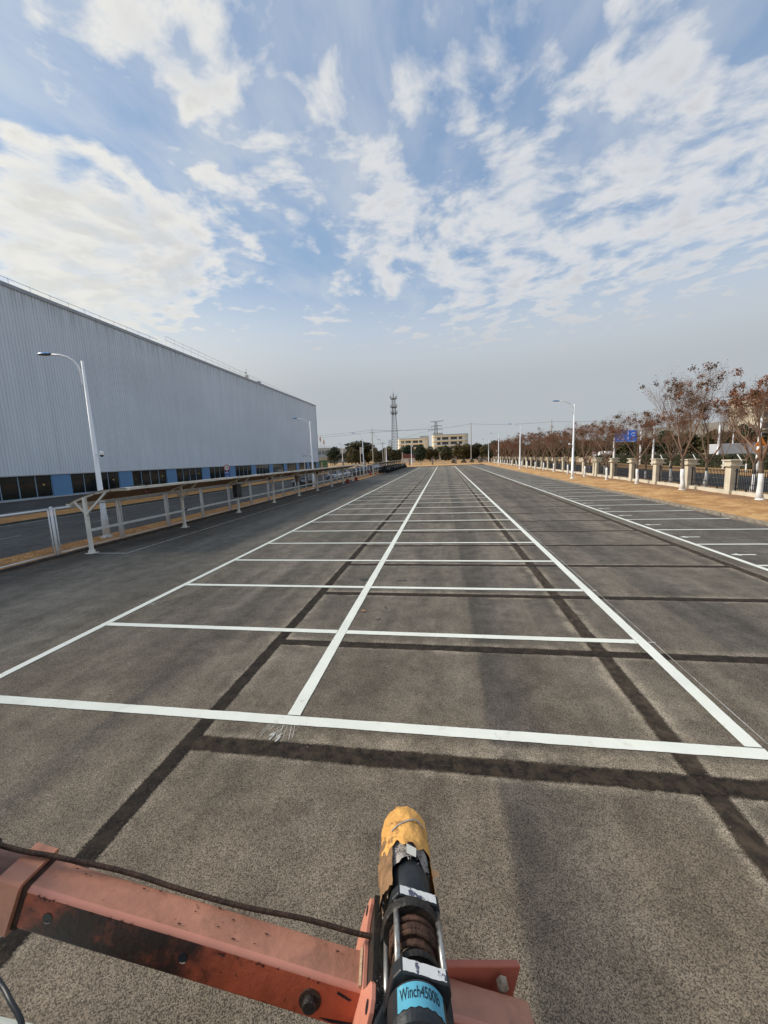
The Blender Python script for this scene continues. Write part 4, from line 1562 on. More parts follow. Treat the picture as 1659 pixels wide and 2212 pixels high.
# ------------------------------------------------------------------ far fences
ff = thing('rail_fence', 'low white post-and-rail fence across the dry grass beyond the lot', 'fence')
wp = MB().ab(-.22, .22, -.22, .22, -.05, 1.35).ab(-.28, .28, -.28, .28, 1.35, 1.45).mesh('post', CONC)
for i in range(-9, 4):
    x = .2 + 8.4 * i
    link('post', wp, ff, (x, 143, 0))
    rl = MB()
    for zz in (.45, .95):
        rl.ab(x + .25, x + 8.15, 142.96, 143.04, zz - .045, zz + .045)
    rl.obj('rail', mat('old rail', (.20, .17, .14), .8), ff)
sf = thing('pillar_fence', 'grey stone pillar fence with thin dark bars behind the white rail fence', 'fence')
gp = MB().ab(-.3, .3, -.3, .3, -.05, 2.25).ab(-.38, .38, -.38, .38, 2.25, 2.4).ab(-.2, .2, -.2, .2, 2.4, 2.65).mesh('pillar', STONE)
for i in range(-8, 3):
    x = -4.2 + 8.75 * i
    link('pillar', gp, sf, (x, 149, 0))
    fr = MB()
    for zz in (.35, 1.15):
        fr.ab(x + .4, x + 8.35, 148.98, 149.02, zz - .02, zz + .02)
    for q in range(40):
        fr.ab(x + .5 + q * .2, x + .515 + q * .2, 148.99, 149.01, .1, 1.25)
    tag(fr.obj('bar', STONE, sf, fix=False), kind='stuff')

# ------------------------------------------------------------------ far buildings
def cream_block(x0, x1, y, zt, storey, wins, label, depth=26, ph=None, side=True):
    t = thing('cream_building', label, 'building', ((x0 + x1) / 2, y, 0))
    w = x1 - x0
    cr = mat('cream facade', (.84, .77, .64), .8, var=.04, vscale=.1)
    ys = mat('yellow band', (.80, .50, .12), .7)
    dk = mat('far window', (.025, .03, .04), .15, spec=.8)
    rr = 2.4
    # rounded-corner footprint

    def foot(g_=0):
        pts = []
        for (cx, cy, a0) in ((w / 2 - rr, rr, -PI / 2), (w / 2 - rr, depth - rr, 0), (-w / 2 + rr, depth - rr, PI / 2), (-w / 2 + rr, rr, PI)):
            for q in range(5):
                a = a0 + q * PI / 8
                pts.append((cx + (rr + g_) * math.cos(a), cy + (rr + g_) * math.sin(a)))
        return pts
    MB().prism(foot(), 2, 0, zt).obj('wall', cr, t)
    MB().prism(foot(.12), 2, zt, zt + .25).obj('roof', mat('roof edge dark', (.12, .12, .12), .7), t)
    z = zt - 1.75
    while z > 2:
        MB().prism(foot(.16), 2, z, z + .42).obj('band', ys, t)
        z -= storey
    for (a, b, z0, z1) in wins:
        fw = MB()
        fw.ab(a - .08, b + .08, -.06, .05, z0 - .08, z1 + .08)
        f = fw.obj('window', mat('window surround', (.30, .27, .22), .7), t)
        f.location = (-(x0 + x1) / 2, 0, 0)
        n = max(1, int(round((b - a) / 1.2)))
        for q in range(n):
            MB().ab(a + (b - a) * q / n + .04, a + (b - a) * (q + 1) / n - .04, -.09, -.062, z0, z1).obj('pane', dk, f)
    if side:
        for q in range(6):
            for zz in range(3):
                zc = zt - 2.9 - storey * zz
                MB().ab(w / 2 - .04, w / 2 + .05, rr + 1 + q * 3.3, rr + 3 + q * 3.3, zc - .9, zc + .9).obj('window', dk, t)
    if ph:
        MB().ab(ph[0] - (x0 + x1) / 2, ph[1] - (x0 + x1) / 2, 3, 12, zt + .2, ph[2]).obj('penthouse', cr, t)
        MB().ab(ph[0] - (x0 + x1) / 2 - .2, ph[1] - (x0 + x1) / 2 + .2, 2.8, 12.2, ph[2], ph[2] + .2).obj('penthouse_roof', MATS['roof edge dark'], t)
    return t


ws = []
for z1, dz in ((17.65, 1.95), (13.95, 1.95), (10.3, 1.95)):
    for (a, b) in ((-4.77, -2.32), (-.92, 3.82), (5.68, 10.44), (11.9, 14.3)):
        ws.append((a, b, z1 - dz, z1))
cream_block(-9.0, 19.2, 310, 19.45, 3.64, ws, 'nearer cream office building with yellow bands and rounded corners', ph=(-7.9, -.4, 21.0))
ws = []
for z1, dz in ((17.5, 1.85), (13.75, 1.85)):
    for (a, b) in ((-37.38, -36.5), (-36.0, -35.0), (-33.5, -28.9), (-27.0, -22.4), (-21.2, -18.6)):
        ws.append((a, b, z1 - dz, z1))
cream_block(-40.8, -13.4, 350, 19.5, 3.75, ws, 'further cream office building with yellow bands left of its twin', ph=(-20.9, -13.3, 21.4))
t = thing('brick_house', 'small reddish house with white wall seen between the far evergreens', 'house', (-21.5, 236, 0))
MB().ab(-4, 4, 0, 6, 0, 2.6).obj('wall', mat('house white', (.55, .52, .48), .8), t)
MB().prism([(-4.3, 2.6), (4.3, 2.6), (3.2, 5.2), (-3.2, 5.2)], 1, -.3, 6.3).obj('roof', mat('dull red roof', (.13, .05, .045), .8), t)
t = thing('gatehouse', 'low cream house with yellow trim in front of the nearer cream building', 'house', (-5.5, 262, 0))
MB().ab(-3.6, 3.6, 0, 5, 0, 5.4).obj('wall', MATS['cream facade'], t)
MB().ab(-3.8, 3.8, -.2, 5.2, 5.4, 5.9).ab(-3.7, 3.7, -.1, 0, 3.6, 3.9).obj('trim', MATS['yellow band'], t)
for q in (-2.3, -.4, 1.5):
    MB().ab(q, q + 1.1, -.05, 0, 1, 3).obj('window', MATS['far window'], t)
# factory with curved roof, left distance
t = thing('distant_factory', 'distant pale factory with shallow curved roof and roof vents behind the flagpoles', 'factory', (-126, 400, 0))
prof = [(-24 + i * 4.6, 14.2 + 2.4 * math.sin(PI * (i + 1.0) / 12)) for i in range(11)]
MB().prism([(-24, 0)] + prof + [(22, 0)], 1, 0, 40).obj('wall', mat('far factory wall', (.42, .42, .41), .8, var=.08, vscale=.1), t)
vt = MB()
for i in range(9):
    vt.ab(-8 + i * 2.6, -7 + i * 2.6, -3, -2, 11.5, 13.6)
vt.ab(-9, 14, -4, -1, 9.5, 11.6)
vt.obj('roof_vents', mat('far vents', (.10, .13, .15), .7), t)
MB().ab(-9, 14, -4.2, -4.05, 6.5, 9.4).obj('blue_wall', mat('far blue wall', (.22, .30, .38), .7), t)
ch = MB()
for i in range(4):
    ch.ab(19 + i * 1.6, 19.7 + i * 1.6, -6, -5, 0, 11 - i)
ch.obj('chimneys', mat('far chimney', (.2, .2, .22), .8), t)
t = thing('green_container', 'dark green container box at the foot of the flagpoles', 'container', (-50.6, 158, 0))
MB().ab(-1.8, 1.4, 0, 3, 0, 3.25).obj('box', mat('container green', (.02, .10, .04), .6, var=.2), t)
MB().ab(-1.85, -1.75, -.05, .05, 0, 3.3).ab(1.35, 1.45, -.05, .05, 0, 3.3).obj('corner_post', mat('container edge', (.03, .13, .06), .6), t)
# residential towers on the far right horizon
GT = 'pale apartment towers on the horizon'
for i in range(9):
    x = 112 + i * 5.6 + (i % 2) * .8
    hgt = 26 + i * 1.1 + (i % 3)
    t = thing('apartment_tower', '%s pale apartment tower from the left on the hazy right horizon' % nth(i), 'tower block', (x, 900, 0), 0, GT)
    MB().ab(-1.9, 1.9, 0, 14, 0, hgt).obj('wall', mat('hazy wall', (.50, .48, .46), .9), t)
    wn = MB()
    for s_ in range(8):
        wn.ab(-1.4, 1.4, -.1, 0, 4 + s_ * 3, 5.2 + s_ * 3)
    wn.obj('windows', mat('hazy windows', (.34, .34, .34), .8), t)
# long white works across the right road, and the cream apartment house at the frame edge
t = thing('white_works', 'long low white works building behind the bare trees on the right', 'building', (100, 182, 0))
MB().prism([(-18, 0), (-18, 10.9), (-17, 11.2), (40, 14.2), (40, 0)], 1, 0, 30).obj('wall', mat('works wall', (.62, .58, .50), .8, var=.05), t)
MB().ab(-17, 39, -.1, -.01, 6.2, 7.0).ab(-17, 39, -.1, -.01, 2.6, 3.6).obj('window_strip', mat('works strip', (.30, .32, .33), .5), t)
ap = thing('apartment_house', 'cream apartment house with balconies at the right frame edge', 'house', (97, 130, 0))
MB().ab(-6.2, 12, 0, 12, 0, 16.6).obj('wall', mat('apartment cream', (.62, .55, .42), .8, var=.05), ap)
MB().ab(-6.6, 12.4, -.4, 12.4, 16.6, 17.2).obj('roof', mat('apartment roof', (.42, .34, .25), .8), ap)
for s_ in range(5):
    z = 1.6 + s_ * 3.05
    for q in range(4):
        x = -4.9 + q * 4.2
        w_ = MB().ab(x - .1, x + 2.1, -.06, -.01, z - .1, z + 1.7).obj('window', MATS['window surround'], ap)
        MB().ab(x, x + .95, -.1, -.065, z, z + 1.6).obj('pane', MATS['far window'], w_)
        MB().ab(x + 1.05, x + 2.0, -.1, -.065, z, z + 1.6).obj('pane', MATS['far window'], w_)
        if q % 2 == 0:
            b_ = MB().ab(x - .5, x + 2.5, -1.4, -.02, z - .45, z - .3).obj('balcony', MATS['apartment cream'], ap)
            r_ = MB()
            for k in range(12):
                r_.ab(x - .45 + k * .26, x - .41 + k * .26, -1.38, -1.34, z - .3, z + .6)
            r_.ab(x - .5, x + 2.5, -1.4, -1.32, z + .6, z + .66)
            r_.obj('railing', STONE, b_)
for i, (x, y) in enumerate(((62.0, 400), (71.5, 400))):
    t = thing('rooftop_sign', ('left' if i == 0 else 'right') + ' of two small red roof signs glimpsed through the bare trees', 'sign', (x, y, 0))
    MB().ab(-2, 2, 0, .5, 9.6, 11.4).obj('panel', mat('red sign', (.75, .06, .03), .6), t)
    for q in (-1.5, 1.5):
        MB().ab(q - .1, q + .1, .1, .4, 0, 9.6).obj('post', STONE, t)

# ------------------------------------------------------------------ lattice tower and pylon
STEEL = mat('tower steel', (.10, .115, .13), .6, .2)
tw = thing('lattice_tower', 'tall steel lattice mast with three antenna platforms', 'tower', (-46.9, 380, 0))


def lattice(mb, z0, z1, w0, w1, n, r=.09, diag=True):
    for i in range(n):
        a, b = i / n, (i + 1) / n
        za, zb = z0 + (z1 - z0) * a, z0 + (z1 - z0) * b
        wa, wb = (w0 + (w1 - w0) * a) / 2, (w0 + (w1 - w0) * b) / 2
        ca = [(-wa, -wa), (wa, -wa), (wa, wa), (-wa, wa)]
        cb = [(-wb, -wb), (wb, -wb), (wb, wb), (-wb, wb)]
        for q in range(4):
            q2 = (q + 1) % 4
            mb.bar((*ca[q], za), (*cb[q], zb), r * 2)
            mb.bar((*cb[q], zb), (*cb[q2], zb), r * 1.2)
            if diag:
                mb.bar((*ca[q], za), (*cb[q2], zb), r)
                mb.bar((*ca[q2], za), (*cb[q], zb), r)
    return mb


lattice(MB(), 0, 44.6, 7.2, 3.6, 17, .10).obj('lower_frame', STEEL, tw)
lattice(MB(), 44.6, 58.6, 3.4, 2.9, 7, .11).obj('upper_frame', STEEL, tw)
for zz in (45.1, 51.0, 59.2):
    p = MB().lathe([(3.1, zz), (3.1, zz + .35)], 14).obj('platform', BLACK, tw)
    rl = MB()
    for k in range(14):
        a = 2 * PI * k / 14
        rl.tube([(3.1 * math.cos(a), 3.1 * math.sin(a), zz + .3), (3.1 * math.cos(a), 3.1 * math.sin(a), zz + 1.5)], .06, 4)
        rl.tube([(3.1 * math.cos(a), 3.1 * math.sin(a), zz + 1.5), (3.1 * math.cos(a + .45), 3.1 * math.sin(a + .45), zz + 1.5)], .05, 4)
    for k in range(4):
        a = PI / 4 + PI / 2 * k
        rl.bar((1.6 * math.cos(a), 1.6 * math.sin(a), zz - 1.5), (3.0 * math.cos(a), 3.0 * math.sin(a), zz), .12)
    rl.obj('railing', STEEL, p)
    an = MB()
    for k in range(7):
        a = 2 * PI * k / 7 + zz
        hh = 3.2 if k % 2 else 4.4
        an.tube([(3.2 * math.cos(a), 3.2 * math.sin(a), zz + .2), (3.2 * math.cos(a), 3.2 * math.sin(a), zz + hh)], .08, 4)
        an.box((3.25 * math.cos(a), 3.25 * math.sin(a), zz + 1.9), (.35, .35, 1.7))
    an.obj('antennas', STEEL, p)
MB().tube([(0, 0, 58.6), (0, 0, 64.3)], .28, 6).tube([(0, 0, 64.3), (0, 0, 68.9)], [.12, .05], 5).box((0, 0, 63.8), (.9, .9, .9)).obj('top_mast', STEEL, tw)
MB().bar((-1.2, -1.0, 0), (-.9, -.8, 45), .12).bar((-.5, -1.0, 0), (-.4, -.8, 45), .12).obj('ladder', STEEL, tw)
tw2 = thing('lattice_mast', 'small thin lattice mast left of the foot of the tall tower', 'tower', (-51.5, 378, 0))
lattice(MB(), 0, 20.5, 2.6, 2.0, 9, .06).obj('frame', STEEL, tw2)
py = thing('power_pylon', 'high-voltage pylon with flat crossarms behind the cream buildings', 'pylon', (-12.4, 700, 0))
lattice(MB(), 0, 45, 12, 6.0, 8, .22).obj('lower_frame', STEEL, py)
lattice(MB(), 45, 63, 6.0, 3.4, 5, .20).obj('upper_frame', STEEL, py)


def crossarm(z, l, r, up, name='crossarm'):
    mb = MB()
    for sy in (-1.4, 1.4):
        for (x1, zz) in ((l, z + up * .6), (r, z + up)):
            mb.bar((0, sy, z + 1.6), (x1, 0, zz), .32)
            mb.bar((0, sy, z - .6), (x1, 0, zz), .32)
            for q in (.25, .5, .75):
                mb.bar((x1 * q, sy * (1 - q), z - .6 + (zz - z + .6) * q), (x1 * q, sy * (1 - q), z + 1.6 + (zz - z - 1.6) * q), .18)
    mb.obj(name, STEEL, py)


crossarm(62.6, -10.2, 14.2, 1.9)
crossarm(55.4, -8.2, 10.2, .6)
crossarm(49.2, -14, 11.6, .8)
ins = MB()
for (x, z) in ((9.8, 55.8), (-7.9, 55.6), (11, 49.8), (-13.4, 49.6)):
    ins.tube([(x, 0, z), (x, 0, z - 3)], .22, 6)
ins.obj('insulators', STEEL, py)

# ------------------------------------------------------------------ utility poles and wires
POLE = mat('concrete pole', (.34, .32, .28), .85, var=.1)
u1 = thing('utility_pole', 'tall concrete utility pole with two crossarms left of the lattice tower', 'pole', (-31, 170, 0))
MB().tube([(0, 0, 0), (0, 0, 15.6)], [.24, .15], 8).tube([(0, 0, 15.4), (0, 0, 17)], .05, 5).obj('shaft', POLE, u1)
MB().bar((-1.0, 0, 14.6), (1.0, 0, 14.6), .11).bar((-.9, 0, 15.6), (1.2, 0, 15.6), .09).bar((-.8, 0, 14.6), (0, 0, 13.8), .06).bar((.8, 0, 14.6), (0, 0, 13.8), .06).obj('crossarm', STEEL, u1)
u2 = thing('utility_pole', 'shorter utility pole with one crossarm beside the lattice tower', 'pole', (-26.5, 170, 0))
MB().tube([(0, 0, 0), (0, 0, 10)], [.2, .13], 8).obj('shaft', POLE, u2)
MB().bar((-1.0, 0, 9.5), (1.0, 0, 9.5), .12).obj('crossarm', STEEL, u2)
u3 = thing('utility_pole', 'tall pale concrete pole right of the cream buildings', 'pole', (15.1, 220, 0))
MB().tube([(0, 0, 0), (0, 0, 20)], [.28, .17], 8).tube([(0, 0, 19.8), (0, 0, 22)], .06, 5).obj('shaft', POLE, u3)
MB().bar((-.6, 0, 20), (.6, 0, 20), .12).obj('crossarm', STEEL, u3)
u4 = thing('utility_pole', 'concrete pole standing among the bare trees on the right', 'pole', (57, 220, 0))
MB().tube([(0, 0, 0), (0, 0, 20)], [.28, .17], 8).obj('shaft', POLE, u4)
u5 = thing('concrete_post', 'stubby yellowish post in front of the evergreens by the lattice tower', 'post', (-28.6, 190, 0))
MB().tube([(0, 0, 0), (0, 0, 8)], [.22, .16], 8).obj('shaft', POLE, u5)
u6 = thing('concrete_post', 'stubby yellowish post near the end of the far shelter', 'post', (-21.5, 205, 0))
MB().tube([(0, 0, 0), (0, 0, 5.8)], [.3, .25], 8).obj('shaft', POLE, u6)


def cable(a, b, sag, label, r=.035, n=14):
    pts = []
    for i in range(n + 1):
        t_ = i / n
        p = Vector(a).lerp(Vector(b), t_)
        p.z -= sag * 4 * t_ * (1 - t_)
        pts.append(p)
    o = MB().tube(pts, r, 4).obj('power_line', mat('cable black', (.03, .03, .035), .6))
    return tag(o, label, 'cable', 'overhead power lines')


cable((-31, 170, 15.6), (-75, 170, 14.1), .5, 'upper power line from the tall pole leftwards behind the grey hall')
cable((-31.6, 170, 14.6), (-75, 170, 13.3), .5, 'lower power line from the tall pole leftwards behind the grey hall')
cable((-30.5, 170, 15.6), (15.1, 220, 20.0), 1.4, 'upper power line from the tall pole over the cream buildings to the pale pole', .045)
cable((-30.2, 170, 14.6), (-12.4, 700, 55.0), 1.0, 'power line rising from the tall pole to the far pylon', .07, 24)
cable((15.1, 220, 20), (57, 220, 19.0), .8, 'power line from the pale pole rightwards into the bare trees', .045)
cable((57, 220, 19.0), (120, 220, 19.5), 1.2, 'power line crossing behind the bare trees on the right', .045)
cable((-31, 170, 14.4), (-26.5, 170, 9.6), .5, 'thin slack line between the tall pole and the shorter pole, left strand', .02)
cable((-30.4, 170, 14.4), (-25.7, 170, 9.6), .3, 'thin slack line between the tall pole and the shorter pole, right strand', .02)
cable((-27.3, 170, 9.6), (-75, 178, 11.0), .8, 'thin low power line from the shorter pole leftwards', .025)
cable((-25.6, 170, 9.6), (-41, 350, 14.0), .5, 'thin low power line from the shorter pole to the further cream building', .03)
cable((-75, 190, 8.6), (-41, 350, 17.5), .6, 'thin low power line crossing above the evergreens', .03)
cable((-40, 352, 20.2), (-20, 352, 24.5), .6, 'thin power line climbing over the further cream building', .06)
cable((-20, 352, 24.5), (-12.4, 700, 49.0), .6, 'thin power line from above the further cream building to the pylon', .06)

# ------------------------------------------------------------------ flags, billboard
for i, (x, h, m, lb) in enumerate(((-51.4, 13.6, mat('flag red', (.42, .07, .05), .8), 'tall flagpole with a limp red flag'), (-49.9, 12.3, mat('flag orange', (.55, .17, .06), .8), 'shorter flagpole with a limp orange flag'),
                                   (-52.9, 12.3, None, 'flagpole without flag at the edge of the grey hall'))):
    t = thing('flagpole', lb, 'flagpole', (x, 160, 0), 0, 'flagpoles beyond the hall')
    MB().tube([(0, 0, 0), (0, 0, h)], [.09, .05], 8).obj('pole', mat('flagpole', (.45, .43, .38), .5), t)
    if m:
        f = MB()
        rows = []
        for a in range(7):
            rows.append([(-.02 - .07 * b * (1 + .3 * math.sin(a)), .06 * math.sin(b * 2 + a * .7), h - .1 - a * .33 - b * .16) for b in range(7)])
        f.grid(rows).obj('flag', m, t, fix=False)
t = thing('billboard', 'white post carrying four small pale boards beside the broad evergreen', 'sign', (-34.3, 160, 0))
MB().ab(-.35, -.15, -.1, .1, 0, 8.1).obj('post', WHITE, t)
for q in range(4):
    MB().ab(-.1, 1.15, -.05, .05, 5.55 + q * .62, 6.05 + q * .62).obj('board', mat('grey board', (.38, .40, .40), .6), t)
fm2 = MB()
for q in range(5):
    fm2.ab(-.15, 1.25, -.09, .09, 5.45 + q * .62, 5.53 + q * .62)
fm2.obj('frame', WHITE, t)
# small second-row lamps at the far left
t = thing('street_lamp', 'small white street lamp beside the dark upright tree on the far left', 'street lamp', (-43.6, 165, 0))
MB().tube([(0, 0, 0), (0, 0, 8.2)], [.16, .09], 8).obj('pole', WHITE, t)
MB().tube([(0, 0, 8.1), (-.2, 0, 9.4), (-.8, 0, 10.0)], .05, 6).box((-1.2, 0, 10.1), (.8, .3, .15)).obj('head', LAMPB, t)

# ------------------------------------------------------------------ things across the right road
t = thing('road_sign', 'large blue direction sign with white lettering behind the bare trees', 'road sign', (34.0, 80, 0))
MB().tube([(-1.9, 0, 0), (-1.9, 0, 5.4)], .16, 10).obj('post', WHITE, t)
SBL = mat('road sign blue', (.012, .20, .95), .45)
MB().box((.0, -.2, 5.6), (3.9, .08, 2.15)).obj('panel', SBL, t, bevel=.03)
lt = MB()
for (x, z, w, h) in ((-1.3, 6.1, .35, .3), (-.8, 6.15, .12, .3), (-.5, 6.1, .3, .14), (-.45, 5.8, .35, .12), (.35, 6.05, .22, .7), (.35, 5.2, .22, .5), (-.9, 5.45, .5, .1), (-.55, 5.3, .3, .22), (-.5, 4.95, .5, .22),
                     (1.3, 6.1, .5, .22), (1.3, 5.6, .4, .2), (.9, 5.9, .1, .35), (1.2, 5.1, .5, .12), (-1.4, 5.0, .4, .1), (-1.2, 5.5, .1, .6)):
    n = max(1, int(w / .12))
    for q in range(n):
        lt.box((x - w / 2 + (q + .5) * w / n, -.252, z), (w / n * .7, .01, h))
lt.obj('lettering', WHITE, t)
MB().box((0, -.246, 6.6), (3.8, .006, .04)).box((0, -.246, 4.6), (3.8, .006, .04)).obj('border', WHITE, t)
for i, (x, y, h) in enumerate(((36.0, 78.5, 6.3), (36.0, 74.0, 6.0), (38.6, 62, 6.0), (43, 66, 5.6), (30.5, 43.3, 5.6))):
    lb = ('white pole at the hedge end just right of the blue road sign', 'white pole at the hedge end, second right of the blue road sign', 'thin white pole in front of the white lorry', 'thin white pole rising behind the white lorry',
          'white pole carrying the two orange warning signs')[i]
    t = thing('white_pole', lb, 'pole', (x, y, 0), 0, 'white poles across the right road')
    MB().tube([(0, 0, 0), (0, 0, 1.2), (0, 0, h)], [.17, .16, .10] if i != 3 else [.1, .1, .07], 10).obj('shaft', WHITE, t, smooth=True)
    MB().tube([(0, 0, h), (-.1, 0, h + .5), (-1.2, 0, h + .75)], .045, 6).obj('arm', WHITE, t)
    if i == 4:
        OR = mat('warning orange', (.80, .25, .02), .5)
        a = MB().prism([(-.55, 2.95), (.55, 2.95), (0, 3.85)], 1, -.26, -.22).obj('triangle_panel', OR, t)
        b = MB().prism([(-.5, 2.40), (0, 1.9), (.5, 2.40), (0, 2.90)], 1, -.26, -.22).obj('diamond_panel', OR, t)
        MB().box((0, -.27, 3.2), (.1, .008, .32)).box((.1, -.27, 3.12), (.22, .008, .08)).obj('symbol', BLACK, a)
        MB().box((-.05, -.27, 2.45), (.1, .008, .3)).box((.1, -.27, 2.35), (.24, .008, .08)).obj('symbol', BLACK, b)
lo = thing('box_lorry', 'white box lorry standing behind the clipped hedge', 'lorry', (43.2, 67, 0))
MB().box((.6, 0, 2.15), (5.6, 2.5, 2.5)).obj('cargo_box', mat('lorry grey', (.52, .53, .55), .5, var=.05), lo, bevel=.05)
MB().box((4.5, 0, 1.7), (1.6, 2.3, 2.4)).obj('cab', MATS['lorry grey'], lo, bevel=.15)
MB().box((4.5, -1.16, 2.2), (.9, .02, .8)).box((5.31, 0, 2.2), (.02, 1.9, .8)).obj('cab_glass', CARGLASS, lo)
MB().box((1.4, 0, .7), (7.6, .9, .25)).obj('chassis', BLACK, lo)
for x in (-1.5, -.4, 4.4):
    for y in (-1.05, 1.05):
        MB().lathe([(.48, -.14), (.5, -.1), (.5, .1), (.48, .14)], 16, (x, y, .5), 1).obj('wheel', RUBBER, lo)
MB().box((-2.1, -1.27, 2.95), (.12, .03, .5)).obj('marker_stripe', mat('lorry orange', (.6, .12, .03), .5), lo)
for i, (x, y) in enumerate(((44.3, 118), (46, 119), (47.2, 120))):
    t = thing('white_kiosk', '%s arched white kiosk beyond the right road' % ('left', 'middle', 'right')[i], 'kiosk', (x, y, 0), 0, 'arched white kiosks')
    MB().prism([(-.7, 0), (.7, 0), (.7, 2.3), (.4, 2.75), (-.4, 2.75), (-.7, 2.3)], 1, 0, 1.2).obj('shell', WHITE, t)
    MB().ab(-.45, .45, -.03, -.005, .2, 2.0).obj('door', mat('kiosk glass', (.25, .27, .28), .3), t)
t = thing('fire_hydrant', 'small red hydrant on the verge across the right road', 'hydrant', (33.5, 96, .06))
MB().lathe([(.2, 0), (.12, .1), (.12, .8), (.16, .85), (.1, 1.1), (.02, 1.2)], 10).obj('barrel', RED, t)
MB().tube([(-.28, 0, .6), (.28, 0, .6)], .07, 8).obj('outlet', RED, t)
t = thing('information_sign', 'small red and white sign on a post across the right road', 'sign', (31.5, 88, .06))
MB().tube([(0, 0, 0), (0, 0, 2.6)], .05, 8).obj('post', WHITE, t)
MB().box((0, -.06, 2.3), (.7, .04, .9)).obj('panel', WHITE, t)
MB().box((0, -.085, 2.5), (.6, .01, .3)).obj('red_field', RED, t)

# ------------------------------------------------------------------ cars
def make_car(name, label, paint, suv=False, group=None):
    t = thing(name, label, 'car', (0, 0, 0), 0, group)
    L, W, Hc = (4.7, 1.88, 1.68) if suv else (4.6, 1.80, 1.47)
    hb_ = .98 if suv else .90          # belt line
    # lower body lofted along length (front = -y)
    secs = [(-L / 2, .30, .62, .60), (-L / 2 + .12, .22, .76, .80), (-L / 2 + .7, .20, hb_ - .12, .92), (-L / 2 + 1.35, .20, hb_ - .03, .98), (0, .20, hb_, 1.0), (L / 2 - .8, .22, hb_ + .02, .98), (L / 2 - .15, .25, hb_ - .02, .90), (L / 2, .34, hb_ - .2, .75)]
    rows = []
    for (y, z0, z1, w) in secs:
        hw = W / 2 * w
        zm = (z0 + z1) / 2
        rows.append([(-hw * .86, y, z0), (-hw * .98, y, z0 + .1), (-hw, y, zm), (-hw * .97, y, z1 - .1), (-hw * .84, y, z1), (0, y, z1 + .035), (hw * .84, y, z1), (hw * .97, y, z1 - .1), (hw, y, zm), (hw * .98, y, z0 + .1), (hw * .86, y, z0), (-hw * .86, y, z0)])
    body = MB().grid(rows)
    body.poly(rows[0][:-1])
    body.poly(rows[-1][:-1])
    body.obj('body', paint, t, smooth=True)
    # greenhouse
    y0, y1, y2, y3 = -L / 2 + 1.25, -L / 2 + 2.0, L / 2 - (1.0 if suv else 1.35), L / 2 - (.35 if suv else .65)
    g_ = MB()
    a, b = W / 2 * .83, W / 2 * .64
    P = [(-a, y0, hb_), (a, y0, hb_), (a, y3, hb_), (-a, y3, hb_), (-b, y1, Hc - .04), (b, y1, Hc - .04), (b, y2, Hc - .04), (-b, y2, Hc - .04)]
    for f in ((0, 1, 5, 4), (1, 2, 6, 5), (2, 3, 7, 6), (3, 0, 4, 7)):
        g_.poly([P[i] for i in f])
    g_.obj('window_glass', CARGLASS, t)
    r_ = MB()
    rows = [[(-b * 1.02, y, Hc - .05), (-b * .7, y, Hc), (b * .7, y, Hc), (b * 1.02, y, Hc - .05)] for y in (y1 - .02, (y1 + y2) / 2, y2 + .05)]
    r_.grid(rows)
    ym = (y1 + y2) / 2
    for s_ in (-1, 1):
        r_.bar((s_ * a, y0, hb_), (s_ * b, y1, Hc - .04), .07)
        r_.bar((s_ * a, y3, hb_), (s_ * b, y2, Hc - .04), .09)
        r_.bar((s_ * (a + .005), ym, hb_), (s_ * (b + .005), ym, Hc - .04), .06)
        r_.bar((s_ * b, y1, Hc - .04), (s_ * b, y2, Hc - .04), .06)
    r_.obj('roof', paint, t)
    for s_ in (-1, 1):
        for yy in (-L / 2 + .88, L / 2 - .85):
            w_ = MB().lathe([(.30, -.1), (.33, -.08), (.33, .08), (.30, .1)], 18, (s_ * (W / 2 - .10), yy, .33), 0).obj('wheel', RUBBER, t, smooth=False)
            MB().lathe([(.20, -.015), (.20, .015)], 12, (s_ * (W / 2 + .005), yy, .33), 0).obj('rim', CHROME, w_)
        MB().box((s_ * (W / 2 - .30), -L / 2 + .10, .70), (.42, .20, .15)).obj('headlight', mat('headlight glass', (.6, .62, .65), .15, spec=.9), t, bevel=.03)
        MB().box((s_ * (W / 2 - .22), L / 2 - .06, .85), (.3, .14, .16)).obj('tail_light', mat('tail red', (.4, .02, .02), .3), t, bevel=.03)
        MB().box((s_ * (W / 2 + .09), y0 + .35, hb_ + .06), (.2, .1, .14)).obj('mirror', paint, t, bevel=.03)
    MB().box((0, -L / 2 + .02, .62), (.95, .08, .20)).obj('grille', BLACK, t)
    MB().box((0, -L / 2 + .03, .36), (1.3, .1, .16)).obj('lower_intake', BLACK, t)
    MB().box((0, -L / 2 - .03, .45), (.44, .02, .13)).obj('number_plate', mat('plate blue', (.03, .08, .45), .5), t)
    return t


DARKP = mat('dark car paint', (.016, .022, .030), .25, .2, spec=.8)
WHITEP = mat('white car paint', (.74, .75, .76), .3, spec=.7)
BLUEP = mat('dark blue car paint', (.012, .025, .07), .25, .2, spec=.8)
GC = 'cars parked along the left road'
c1 = make_car('suv', 'dark sport utility car parked below the hall windows, nearest of the parked cars', DARKP, True, GC)
c1.location = (-18.15, 48.6, 0)
c2 = make_car('saloon_car', 'white car behind the near shelter, first of the two white cars', WHITEP, False, GC)
c2.location = (-18.3, 63.2, 0)
dup(c2, (-18.3, 69.6, 0), 0, 'white car behind the near shelter, second of the two white cars')
c3 = make_car('saloon_car', 'dark blue car right behind the second white car', BLUEP, False, GC)
c3.location = (-18.3, 76.6, 0)
for i, y in enumerate((83, 89.5, 96, 102.5)):
    dup(c3 if i % 2 else c1, (-18.3, y, 0), 0, '%s dark car in the parked row after the white cars' % ('second', 'third', 'fourth', 'fifth')[i])
dup(c2, (-18.3, 109.5, 0), 0, 'white car at the far end of the parked row near the notice board')

